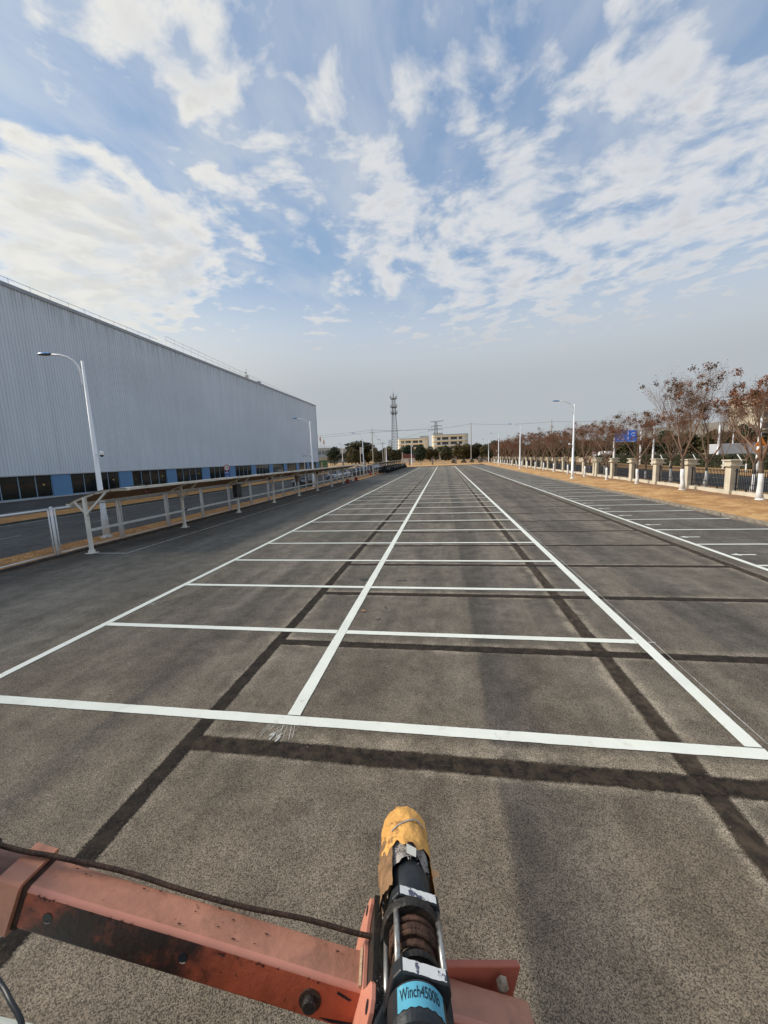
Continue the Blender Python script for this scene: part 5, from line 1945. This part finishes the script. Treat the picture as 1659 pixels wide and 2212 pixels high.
# ------------------------------------------------------------------ scooters under the far shelter
def make_scooter():
    t = thing('electric_scooter', 'black electric scooter parked nose-in, nearest under the far shelter', 'scooter', (0, 0, 0), 0, 'scooters under the far shelter')
    for x, n_ in ((-.62, 'front'), (.60, 'rear')):
        w_ = MB().lathe([(.20, -.05), (.25, -.035), (.25, .035), (.20, .05)], 14, (x, 0, .25), 1).obj('wheel', RUBBER, t)
        MB().lathe([(.15, -.02), (.15, .02)], 8, (x, 0, .25), 1).obj('rim', STONE, w_)
    b = MB()
    b.prism([(-.42, .28), (.30, .24), (.72, .42), (.84, .66), (.20, .70), (.12, .42), (-.34, .40)], 1, -.13, .13)
    b.obj('body', mat('scooter black', (.014, .015, .018), .3), t, bevel=.025)
    MB().prism([(.10, .72), (.80, .74), (.86, .80), (.5, .84), (.14, .80)], 1, -.13, .13).obj('seat', RUBBER, t, bevel=.02)
    MB().prism([(-.60, .50), (-.44, .34), (-.36, .36), (-.42, .98), (-.50, 1.0)], 1, -.17, .17).obj('leg_shield', MATS['scooter black'], t, bevel=.02)
    MB().tube([(-.46, -.32, 1.04), (-.50, -.1, 1.0), (-.50, .1, 1.0), (-.46, .32, 1.04)], .02, 6).tube([(-.62, 0, .25), (-.46, 0, 1.0)], .03, 6).obj('handlebar', BLACK, t)
    MB().tube([(-.47, -.22, 1.03), (-.47, -.26, 1.22)], .008, 4).ball((-.47, -.27, 1.24), (.02, .06, .045), 8, 5).tube([(-.47, .22, 1.03), (-.47, .26, 1.22)], .008, 4).ball((-.47, .27, 1.24), (.02, .06, .045), 8, 5).obj('mirrors', BLACK, t)
    MB().ball((-.56, 0, .88), (.07, .09, .07), 8, 6).obj('headlight', MATS['grey board'], t)
    MB().box((.86, 0, .92), (.28, .3, .24)).obj('top_case', BLACK, t, bevel=.03)
    return t


s0 = make_scooter()
s0.location = (-12.9, 82.0, 0)
s0.rotation_euler = (0, 0, PI + .1)
s0.scale = (1.2, 1.2, 1.2)
ys = 83.0
for i in range(42):
    dup(s0, (-12.75 + random.uniform(-.12, .12), ys, 0), PI + random.uniform(-.25, .25), 'black scooter in the row under the far shelter, %s from the near end' % nth(i + 1), random.uniform(1.18, 1.30))
    ys += random.uniform(.82, 1.12)

# ------------------------------------------------------------------ the lifting arm and winch in front of the camera
ex = Vector((0.94933888, 0.08979991, -0.30115057))
ey = Vector((-0.14994041, 0.97162269, -0.18294051))
ez = Vector((0.27617669, 0.21882718, 0.93586383))
Lo = Vector((-.0554, .6515, CAMH - 1.0393))
MW = Matrix(((ex.x, ey.x, ez.x, Lo.x), (ex.y, ey.y, ez.y, Lo.y), (ex.z, ey.z, ez.z, Lo.z), (0, 0, 0, 1)))
SAL = mat('salmon red paint', (.48, .205, .125), .45, var=.16, vscale=9, dirt=(.27, .13, .075), dscale=11, damt=.75, dlo=.46, dhi=.70, bump=.12, bscale=50)
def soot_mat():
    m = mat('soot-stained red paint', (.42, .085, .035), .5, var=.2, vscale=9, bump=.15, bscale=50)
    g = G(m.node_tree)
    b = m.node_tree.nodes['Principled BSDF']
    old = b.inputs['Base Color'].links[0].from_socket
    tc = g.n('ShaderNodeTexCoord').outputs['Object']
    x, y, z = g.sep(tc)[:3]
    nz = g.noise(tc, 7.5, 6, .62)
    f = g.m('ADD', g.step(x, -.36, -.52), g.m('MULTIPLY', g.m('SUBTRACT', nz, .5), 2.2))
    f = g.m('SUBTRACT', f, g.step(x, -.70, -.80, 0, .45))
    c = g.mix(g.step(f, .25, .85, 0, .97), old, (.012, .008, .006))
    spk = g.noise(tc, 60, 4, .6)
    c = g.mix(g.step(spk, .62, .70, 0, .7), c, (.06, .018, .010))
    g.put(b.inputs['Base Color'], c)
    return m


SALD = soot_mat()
SALR = mat('strong red paint', (.50, .13, .075), .4, var=.15, vscale=9, dirt=(.10, .03, .02), dscale=12, damt=.6, dlo=.6, dhi=.8)
SALE = mat('bright red and edge highlight', (.62, .25, .17), .4, var=.08, vscale=9)
RUST = mat('rusty steel', (.055, .028, .017), .75, .3, var=.5, vscale=30, bump=.4, bscale=120, dirt=(.02, .014, .01), dscale=20, damt=.7)
GREASE = mat('greasy dark steel', (.028, .024, .020), .5, .3, var=.4, vscale=18, dirt=(.11, .07, .04), dscale=14, damt=.6, dlo=.55, dhi=.72, bump=.3, bscale=80)
WBLK = mat('worn black housing', (.016, .018, .020), .42, .0, var=.25, vscale=20, dirt=(.07, .06, .05), dscale=26, damt=.5, dlo=.56, dhi=.75, bump=.08, bscale=90)
ROD = mat('tie rod steel', (.42, .41, .38), .38, .7, var=.2, vscale=20, dirt=(.18, .10, .05), dscale=22, damt=.7, dlo=.5, dhi=.65)
YEL = mat('yellow wrap', (.78, .40, .10), .62, var=.20, vscale=14, dirt=(.20, .085, .028), dscale=22, damt=.85, dlo=.53, dhi=.68, bump=.5, bscale=45)
PADM = mat('grey padding', (.38, .34, .30), .95, var=.25, vscale=30, dirt=(.16, .10, .06), dscale=18, damt=.6, bump=.6, bscale=90)
FOAM = mat('brown torn foam', (.30, .17, .08), .95, var=.35, vscale=20, dirt=(.09, .05, .025), dscale=14, damt=.7, bump=.7, bscale=70)
STK = mat('torn white sticker', (.74, .73, .69), .6, var=.05, vscale=30, dirt=(.05, .05, .10), dscale=38, damt=.95, dlo=.55, dhi=.59)
CYAN = mat('cyan label', (.10, .38, .50), .4, var=.12, vscale=25, dirt=(.40, .50, .52), dscale=38, damt=.6, dlo=.58, dhi=.70)


def at_machine(o):
    o.matrix_world = MW
    return o


arm = thing('lifting_arm', 'worn salmon-red square steel lifting arm crossing the bottom of the view', 'crane arm')
at_machine(arm)
zb, zl = -.121, -.212
ya, yb = .040, .120
# the tube: hollow square section with rounded long edges
tube = MB()
r = .009
sec = []
for (cy, cz, a0) in ((yb - r, zb - r, 0), (ya + r, zb - r, PI / 2), (ya + r, zl + r, PI), (yb - r, zl + r, 1.5 * PI)):
    for q in range(4):
        a = a0 + q * PI / 6
        sec.append((cy + r * math.cos(a), cz + r * math.sin(a)))


def skin(sec, x0, x1, dx, jig=0):
    rows = []
    n = int((x1 - x0) / dx)
    for i in range(n + 1):
        x = x0 + (x1 - x0) * i / n
        d = jig * mnoise.noise(Vector((x * 6, .3, .7)))
        rows.append([(x, p + d * .4, q + d) for (p, q) in sec] + [(x, sec[0][0] + d * .4, sec[0][1] + d)])
    return rows


def split_skin(name, x0, x1, sec, parent, jig=0.0, front=SALD, top=SAL):
    me_b = MB().grid(skin(sec, x0, x1, .03, jig))
    me = me_b.mesh(name, top, True)
    me.materials.append(front)
    me.materials.append(SALE)
    for p in me.polygons:
        c = p.center
        nr = p.normal
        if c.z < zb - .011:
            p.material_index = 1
        elif c.y < ya + .013 and c.z > zb - .0115:
            p.material_index = 2  # highlight along the front top edge, put into the colour
    bm = bmesh.new()
    bm.from_mesh(me)
    bmesh.ops.recalc_face_normals(bm, faces=bm.faces)
    bm.to_mesh(me)
    bm.free()
    return link(name, me, parent)


split_skin('beam', -.872, .292, sec, arm, .0012)
MB().ab(.2925, .296, ya + .004, yb - .004, zl + .004, zb - .004).obj('end_cap', SAL, arm)
sec2 = [(p + (.012 if p > .08 else -.012), q + (.012 if q > -.166 else -.012)) for (p, q) in sec]
c_ = MB().grid(skin(sec2, -.925, -.872, .02))
c_.poly([(-.872, p, q) for (p, q) in sec2]).poly([(-.925, p, q) for (p, q) in sec2][::-1])
c_.obj('sleeve', SAL, arm, smooth=False)
MB().ab(-.8715, -.860, ya - .001, yb + .001, zl - .001, zb + .0015).obj('sleeve_gap', RUST, arm)
sec3 = [(p * .96 + .003, q * .985 - .004) for (p, q) in sec]
MB().grid(skin(sec3, -1.9, -.926, .1)).obj('inner_beam', mat('dull brown steel', (.11, .055, .04), .6, var=.3, vscale=6), arm)
# weld seams, holes, bolt
MB().tube([(-.106, ya + .002, zb + .002), (-.107, .08, zb + .004), (-.106, yb - .002, zb + .002)], .0045, 6).obj('weld_seam', mat('pale weld paint', (.52, .36, .22), .5, var=.2, vscale=60, bump=.4, bscale=200), arm)
for (x, z) in ((-.800, -.168), (-.492, -.165)):
    h_ = MB().lathe([(.0105, 0), (.0105, .004)], 14, (x, ya - .0012, z), 1).obj('bolt_hole', BLACK, arm)
    MB().tube([(x - .004, ya - .0016, z - .0095), (x + .002, ya - .0016, z - .0105), (x + .008, ya - .0016, z - .007)], .0011, 5).obj('hole_rim', mat('hole edge', (.3, .24, .18), .6), h_)
bt_ = MB().lathe([(.0155, -.001), (.0155, -.014), (.013, -.016)], 14, (-.203, ya, -.172), 1).obj('bolt', GREASE, arm)
MB().lathe([(.024, .0), (.024, -.003)], 16, (-.203, ya, -.172), 1).obj('washer', RUST, bt_)
MB().tube([(-.245, yb, -.165), (-.245, yb + .028, -.165)], .008, 8).obj('pin', mat('pin steel', (.35, .37, .34), .5, .4), arm)
MB().prism([(-.175, -.200), (-.105, -.192), (-.103, -.197), (-.150, -.203)], 1, ya - .0012, ya - .0005).obj('paint_chip', BLACK, arm)
MB().prism([(-.150, zb - .017), (-.118, zb - .026), (-.122, zb - .030), (-.152, zb - .022)], 1, ya - .0012, ya - .0005).obj('paint_chip', BLACK, arm)
ch = MB()
rc = random.Random(9)
for i in range(60):
    x = rc.uniform(-.84, -.12)
    w_ = rc.uniform(.001, .004)
    if rc.random() < .4:
        y = rc.uniform(ya + .01, yb - .008)
        n = 5
        ch.poly([(x + w_ * math.cos(6.28 * q / n) * 1.4, y + w_ * .5 * math.sin(6.28 * q / n), zb + .0026 + i * 1e-5) for q in range(n)])
    else:
        z = zb - rc.uniform(.006, .013)
        ch.poly([(x, ya - .0016 - i * 1e-5, z), (x + w_ * 2, ya - .0016 - i * 1e-5, z + .001), (x + w_ * 2.4, ya - .0016 - i * 1e-5, z - w_), (x + w_, ya - .0016 - i * 1e-5, z - w_ * 1.2)])
tag(ch.obj('rust_flecks', mat('dark rust', (.05, .018, .012), .8), arm, fix=False), kind='stuff')
# mounting flange
fp = [(.205, -.235), (.219, -.150), (.217, -.122), (.200, -.078), (.188, -.066), (.176, -.068), (.170, -.085), (.150, -.104), (.128, -.112), (.040, -.113), (.028, -.108), (.008, -.078), (-.012, -.042), (-.024, -.032), (-.050, -.032), (-.062, -.044), (-.066, -.075), (-.058, -.12), (-.034, -.2), (-.03, -.235)]
fl = MB().prism(fp, 0, -.103, -.093).obj('mounting_flange', SALE, arm, bevel=.0015)
for (y, z) in ((.190, -.100), (-.016, -.080), (-.040, -.060)):
    if y == -.016:
        continue
    MB().lathe([(.010, 0), (.010, .0014)], 14, (-.1048, y, z), 0).obj('flange_hole', BLACK, fl)
MB().lathe([(.010, 0), (.010, .0014)], 14, (-.0928, -.040, -.060), 0).obj('flange_hole', BLACK, fl)
# bracket on the right of the winch
bx = MB().box((.190, .148, -.156), (.205, .016, .112), .252)
bx.obj('rear_bracket', SALR, arm, bevel=.003)
MB().ab(.08, .275, -.045, .016, -.235, -.228).obj('lower_bracket', SALE, arm, bevel=.002)
nt_ = MB().lathe([(.014, 0), (.014, -.014), (.008, -.016)], 6, (.238, yb + .018, -.118), 1).obj('nut', mat('pale nut', (.34, .27, .19), .6, var=.3, vscale=60), arm)
# lifting column outside the view carries the arm
cl = MB().box((-1.78, .42, 1.40), (.16, .16, 2.8)).box((-1.78, .42, .03), (.5, .5, .06))
o = cl.obj('column', SAL, None)
o.parent = arm
o.matrix_parent_inverse = MW.inverted()

# rope on top of the arm
rope = [(-1.30, .075, -.080), (-.977, .085, -.098), (-.86, .100, -.103), (-.70, .122, -.112), (-.55, .124, -.116), (-.40, .122, -.110), (-.25, .128, -.102), (-.104, .122, -.092), (-.035, .112, -.060), (-.05, .098, -.035)]
ro = thing('steel_rope', 'dark rusty steel rope lying along the arm to the winch drum', 'rope')
at_machine(ro)


def smooth_path(P, k=6):
    P = [Vector(p) for p in P]
    out = []
    for i in range(len(P) - 1):
        p0, p1, p2, p3 = P[max(i - 1, 0)], P[i], P[i + 1], P[min(i + 2, len(P) - 1)]
        for j in range(k):
            t_ = j / k
            out.append(.5 * ((2 * p1) + (-p0 + p2) * t_ + (2 * p0 - 5 * p1 + 4 * p2 - p3) * t_ * t_ + (-p0 + 3 * p1 - 3 * p2 + p3) * t_ ** 3))
    out.append(P[-1])
    return out


MB().tube(smooth_path(rope), .0052, 8).obj('rope', RUST, ro, smooth=True)
MB().lathe([(.018, -.03), (.026, -.02), (.026, .012), (.015, .02)], 14, (-.985, .052, -.085), 0).obj('pulley', BLACK, ro)

# winch
wi = thing('winch', 'black electric winch with yellow-wrapped motor end and cyan Winch4500lb label', 'winch')
at_machine(wi)
CX = -.0215


def block(y0, y1, name, z0=-.062, z1=.055, w=.0575, ch_=.018):
    pts = [(CX - w, z0), (CX + w, z0), (CX + w, z1 - ch_), (CX + w - ch_ * .55, z1), (CX - w + ch_ * .55, z1), (CX - w, z1 - ch_)]
    return MB().prism(pts, 1, y0, y1).obj(name, WBLK, wi, bevel=.003)


lp_ = block(-.071, -.045, 'front_end_plate')
up_ = block(.082, .106, 'rear_end_plate')
for (pl, y0, y1) in ((lp_, -.0690, -.0475), (up_, .0840, .1045)):
    rows = []
    for i in range(13):
        x = CX - .043 + .086 * i / 12
        rows.append([(x, y0 + .0022 * mnoise.noise(Vector((i * .9, y0 * 50, 0))) + .0008 * (i % 2), .0556), (x, y1 - .0022 * mnoise.noise(Vector((i * 1.1, 4, y1 * 9))), .0556)])
    MB().grid(rows).obj('sticker', STK, pl, fix=False)
for (x, z) in ((CX - .047, .036), (CX + .049, .036), (CX - .047, -.045), (CX + .049, -.045)):
    MB().tube([(x, -.046, z), (x, .083, z)], .0062, 10).obj('tie_rod', ROD, wi, smooth=True)
dr = MB().lathe([(.024, -.045), (.024, .082)], 20, (CX - .002, 0, 0), 1).obj('drum', mat('drum steel', (.30, .27, .23), .35, .6, var=.2, vscale=30, dirt=(.06, .035, .02), dscale=25, damt=.7), wi, smooth=True)
MB().lathe([(.060, .060), (.063, .064), (.063, .078), (.058, .081)], 28, (CX - .004, 0, 0), 1).obj('drum_flange', GREASE, dr)
MB().lathe([(.050, -.020), (.052, -.017), (.052, -.010), (.050, -.007)], 28, (CX + .004, 0, -.010), 1).obj('drum_flange', GREASE, dr)
ropec = MB()
pts = []
rw = random.Random(3)
turns = 7
for i in range(turns * 18):
    a = 2 * PI * i / 18
    t_ = i / (turns * 18)
    rr_w = .040 + .0015 * math.sin(a * .37) + (.004 if .35 < t_ < .7 else 0)
    pts.append((CX + rr_w * math.cos(a), -.004 + .062 * t_ + .003 * math.sin(a * .5), rr_w * math.sin(a)))
ropec.tube(pts, .0052, 6)
pts = []
for i in range(4 * 18):
    a = 2 * PI * i / 18
    t_ = i / 72
    pts.append((CX + .048 * math.cos(a), .012 + .040 * t_ + .004 * math.sin(a * .31), .048 * math.sin(a)))
ropec.tube(pts, .0052, 6)
ropec.obj('rope_coil', mat('rusty coiled rope', (.085, .042, .025), .6, .4, var=.5, vscale=45, bump=.5, bscale=260), dr, smooth=True)
# gearbox with label
MB().lathe([(.0515, -.0715), (.0545, -.075), (.0545, -.118), (.0535, -.124), (.049, -.131), (.041, -.134), (.034, -.135), (.033, -.185), (.030, -.190)], 36, (CX - .002, 0, 0), 1).obj('gearbox', WBLK, wi, smooth=False)
RL = .0551


def wrap(me, R_, cx):
    for v in me.vertices:
        a = v.co.x / R_
        h = R_ + v.co.z
        v.co = Vector((cx + h * math.sin(a), v.co.y, h * math.cos(a)))


lab = MB()
rows = []
a0, a1 = -.98, .80
for i in range(25):
    a = a0 + (a1 - a0) * i / 24
    yt = -.0785
    ybm = -.1165 - .0012 * math.sin(i * 1.7)
    rows.append([(CX - .002 + RL * math.sin(a), yy, RL * math.cos(a)) for yy in (ybm, (ybm + yt) / 2, yt)])
lo_ = lab.grid(rows).obj('label', CYAN, wi, fix=False)
tx = text_obj('Winch4500lb', .0255, mat('label ink', (.004, .012, .012), .5), lo_, 'lettering', .0002)
me = tx.data
bb = [v.co.x for v in me.vertices]
mx, mn = max(bb), min(bb)
tw_ = (a1 - a0) * RL * .80
for v in me.vertices:
    v.co.x = (v.co.x - (mx + mn) / 2) * tw_ / (mx - mn) + ((a0 + a1) / 2 - .07) * RL
    v.co.y = v.co.y * 1.02 - .0955
    v.co.z = v.co.z + .0006
bm = bmesh.new()
bm.from_mesh(me)
bmesh.ops.subdivide_edges(bm, edges=[e for e in bm.edges if e.calc_length() > .004], cuts=2)
bmesh.ops.triangulate(bm, faces=bm.faces)
bm.to_mesh(me)
bm.free()
wrap(me, RL, CX - .002)
# motor body
MB().lathe([(.050, .1065), (.0535, .112), (.0535, .165), (.050, .180), (.046, .200), (.044, .26), (.044, .37)], 32, (CX, 0, 0), 1).obj('motor', WBLK, wi, smooth=True)
# clutch lever and side stub
MB().tube([(CX + .050, -.045, .018), (CX + .050, -.02, .022)], .011, 12).obj('stub_shaft', GREASE, wi)
# motor cover: padding inside, yellow sleeve outside, torn lower edge


def wrapskin(r0, r1, y_edge, y_end, edge_amp, m, name, seed, gap=None, amp=.002, n=48, segs=14, dome=True):
    rows = []
    for j in range(segs + 1):
        t_ = j / segs
        row = []
        for i in range(n + 1):
            a = 2 * PI * i / n
            ye = y_edge + edge_amp * (mnoise.noise(Vector((math.cos(a) * 2.1, math.sin(a) * 2.1, seed))) + .45 * mnoise.noise(Vector((math.cos(a) * 7, math.sin(a) * 7, seed))))
            y = ye + (y_end - ye) * t_
            rr2 = r0 + (r1 - r0) * t_
            if dome and t_ > .66:
                q = (t_ - .66) / .34
                rr2 *= math.sqrt(max(.0, 1 - (q * .975) ** 2.4))
            rr2 += (.0019 * mnoise.noise(Vector((math.cos(a) * .7, y * 130, seed))) + .0012 * mnoise.noise(Vector((math.cos(a) * 4, y * 260, seed + 3)))) * (1 if t_ < .9 else .2)
            rr2 += amp * mnoise.noise(Vector((math.cos(a) * 3, math.sin(a) * 3, y * 30 + seed))) * (1 if t_ < .98 else .3)
            row.append((CX - .004 + rr2 * math.cos(a), y, rr2 * math.sin(a) - .002))
        rows.append(row)
    return MB().grid(rows).obj(name, m, wi, smooth=True, fix=False)


wrapskin(.0560, .0600, .188, .33, .034, PADM, 'padding', 3.3, amp=.004, dome=False)
wrapskin(.0660, .0645, .225, .398, .030, YEL, 'yellow_wrap', 8.1, amp=.004, segs=48, n=72)
# torn foam flaps on the left and right sides
rf = random.Random(21)
for (sx, y0, y1, nm) in ((-1, .125, .36, 'foam_flap'), (1, .155, .33, 'foam_flap')):
    rows = []
    for j in range(22):
        t_ = j / 21
        y = y0 + (y1 - y0) * t_
        w_ = .005 + .018 * math.sin(PI * min(1, t_ * 1.15)) + .007 * mnoise.noise(Vector((t_ * 9, sx, 0)))
        row = []
        for i in range(6):
            q = i / 5
            row.append((CX - .004 + sx * (.050 + w_ * (.3 + .7 * math.sin(q * PI))) + .002 * mnoise.noise(Vector((q * 5, y * 60, sx))), y, .026 - .075 * q + .004 * mnoise.noise(Vector((q * 4, y * 45, 2)))))
        rows.append(row)
    MB().grid(rows).obj(nm, FOAM if sx < 0 else YEL, wi, smooth=True, fix=False)
for (a0_, a1_, y0, y1, m_, nm, r_) in ((-.45, .62, .118, .262, YEL, 'torn_side_wrap', .0630), (2.45, 3.75, .112, .262, FOAM, 'torn_side_foam', .0650)):
    rows = []
    for j in range(12):
        t_ = j / 11
        rows.append([(CX - .004 + (r_ + .004 * (1 - t_) + .0025 * mnoise.noise(Vector((i * .6, j * .5, r_ * 90)))) * math.cos(a0_ + (a1_ - a0_) * i / 12), y0 + (y1 - y0) * t_ + (1 - t_) * (.022 * mnoise.noise(Vector((i * .7, a0_, 4))) + .006 * (i % 2)),
                      (r_ + .004 * (1 - t_)) * math.sin(a0_ + (a1_ - a0_) * i / 12) - .002) for i in range(13)])
    MB().grid(rows).obj(nm, m_, wi, smooth=True, fix=False)
# exposed seam across the yellow sleeve and frayed bits
rows = []
for i in range(20):
    a = PI * (.30 + .48 * i / 19)
    rr3 = .0685
    w_ = .0022 + .0016 * mnoise.noise(Vector((i * .8, 0, 0)))
    yy = .310 - .035 * abs(i - 6) / 13 * (1 if i > 6 else .3)
    rows.append([(CX - .004 + rr3 * math.cos(a), yy - w_, rr3 * math.sin(a) - .002), (CX - .004 + rr3 * math.cos(a), yy + w_ + .002, rr3 * math.sin(a) - .002)])
MB().grid(rows).obj('tear', PADM, wi, fix=False)
tatt = MB()
for i in range(420):
    a = rf.uniform(-.5, PI + .5)
    base = rf.choice((0, 0, 1, 2))
    if base == 0:
        y = rf.gauss(.205, .012)
        rr4 = .056
    elif base == 1:
        y = rf.gauss(.396, .006)
        rr4 = .028
        a = rf.uniform(.6, 2.2)
    else:
        y = rf.gauss(.14, .02)
        a = rf.gauss(PI + .3, .12)
        rr4 = .062
    p = Vector((CX - .004 + rr4 * math.cos(a), y, rr4 * math.sin(a)))
    d = Vector((rf.gauss(0, 1), rf.gauss(0, 1), rf.gauss(0, .6))).normalized()
    e = d.cross(Vector((rf.gauss(0, 1), rf.gauss(0, 1), rf.gauss(0, 1)))).normalized()
    s = rf.uniform(.001, .0055)
    tatt.poly([p - d * s, p + e * s * .5, p + d * s * 1.3, p - e * s * .4])
tag(tatt.obj('frayed_shreds', PADM, wi, fix=False), kind='stuff')
MB().poly([(CX - .022, .197, .0582), (CX + .002, .190, .0595), (CX + .004, .214, .0628), (CX - .022, .222, .0620)]).obj('paper_tag', mat('paper', (.62, .60, .52), .7), wi, fix=False)
MB().poly([(CX + .058, .205, .012), (CX + .075, .200, .020), (CX + .077, .214, .022), (CX + .062, .222, .016)]).obj('curled_scrap', mat('pale orange scrap', (.72, .42, .20), .7), wi, fix=False)
# black mounting tray under the winch
tray = MB()
tray.ab(-.0925, .078, -.20, .20, -.120, -.108)
tray.ab(-.0925, .078, -.20, .20, -.075, -.066)
tray.ab(-.0925, -.086, -.20, .20, -.108, -.075)
tray.obj('mounting_tray', GREASE, wi)
MB().prism([(-.078, -.046), (-.0925, -.075), (-.118, -.135), (-.128, -.20), (.085, -.20), (.060, -.12), (.036, -.046)], 2, -.066, -.030).obj('gearbox_skirt', WBLK, wi, bevel=.006)
MB().lathe([(.009, 0), (.009, .002)], 12, (-.074, -.055, -.0660), 2).obj('tray_hole', BLACK, wi)
fleck = MB()
for i in range(60):
    x, y = rf.gauss(-.075, .012), rf.gauss(-.02, .022)
    s = rf.uniform(.0005, .002)
    fleck.poly([(x, y, -.0656 + i * 1e-5), (x + s, y + s * .3, -.0656 + i * 1e-5), (x + s * .8, y + s, -.0656 + i * 1e-5), (x - s * .3, y + s * .6, -.0656 + i * 1e-5)])
tag(fleck.obj('paint_flecks', mat('pale flecks', (.45, .42, .36), .8), wi, fix=False), kind='stuff')

# edge of the truck bed at the lower left with a hanging cable
tb = thing('truck_bed', 'pale cream painted corner of the truck bed at the bottom left', 'truck')
MB().ab(-2.6, -.96, -1.5, .617, 1.75, 1.85).obj('bed_rail', mat('cream truck paint', (.55, .58, .50), .4, var=.06, vscale=5), tb, bevel=.01)
MB().ab(-2.55, .9, -1.6, .05, 1.0, 1.55).obj('bed', GREASE, tb)
for (x, y) in ((-2.2, -.6), (.6, -.6)):
    MB().lathe([(.42, -.14), (.48, -.1), (.48, .1), (.42, .14)], 20, (x, y, .48), 0).obj('wheel', RUBBER, tb)
MB().ab(-2.1, .5, -.75, -.45, .42, 1.02).obj('axle_frame', GREASE, tb)
hc = thing('hose', 'thin black cable hanging at the bottom left corner', 'cable')
HOSE = [(-1.42, .60, 2.0), (-1.24, .66, 1.93), (-1.14, .64, 1.90), (-1.075, .615, 1.90), (-1.016, .592, 1.885), (-.99, .56, 1.86)]
MB().tube(smooth_path(HOSE), .006, 8).obj('cable', BLACK, hc, smooth=True)
print('objects', len(bpy.data.objects))
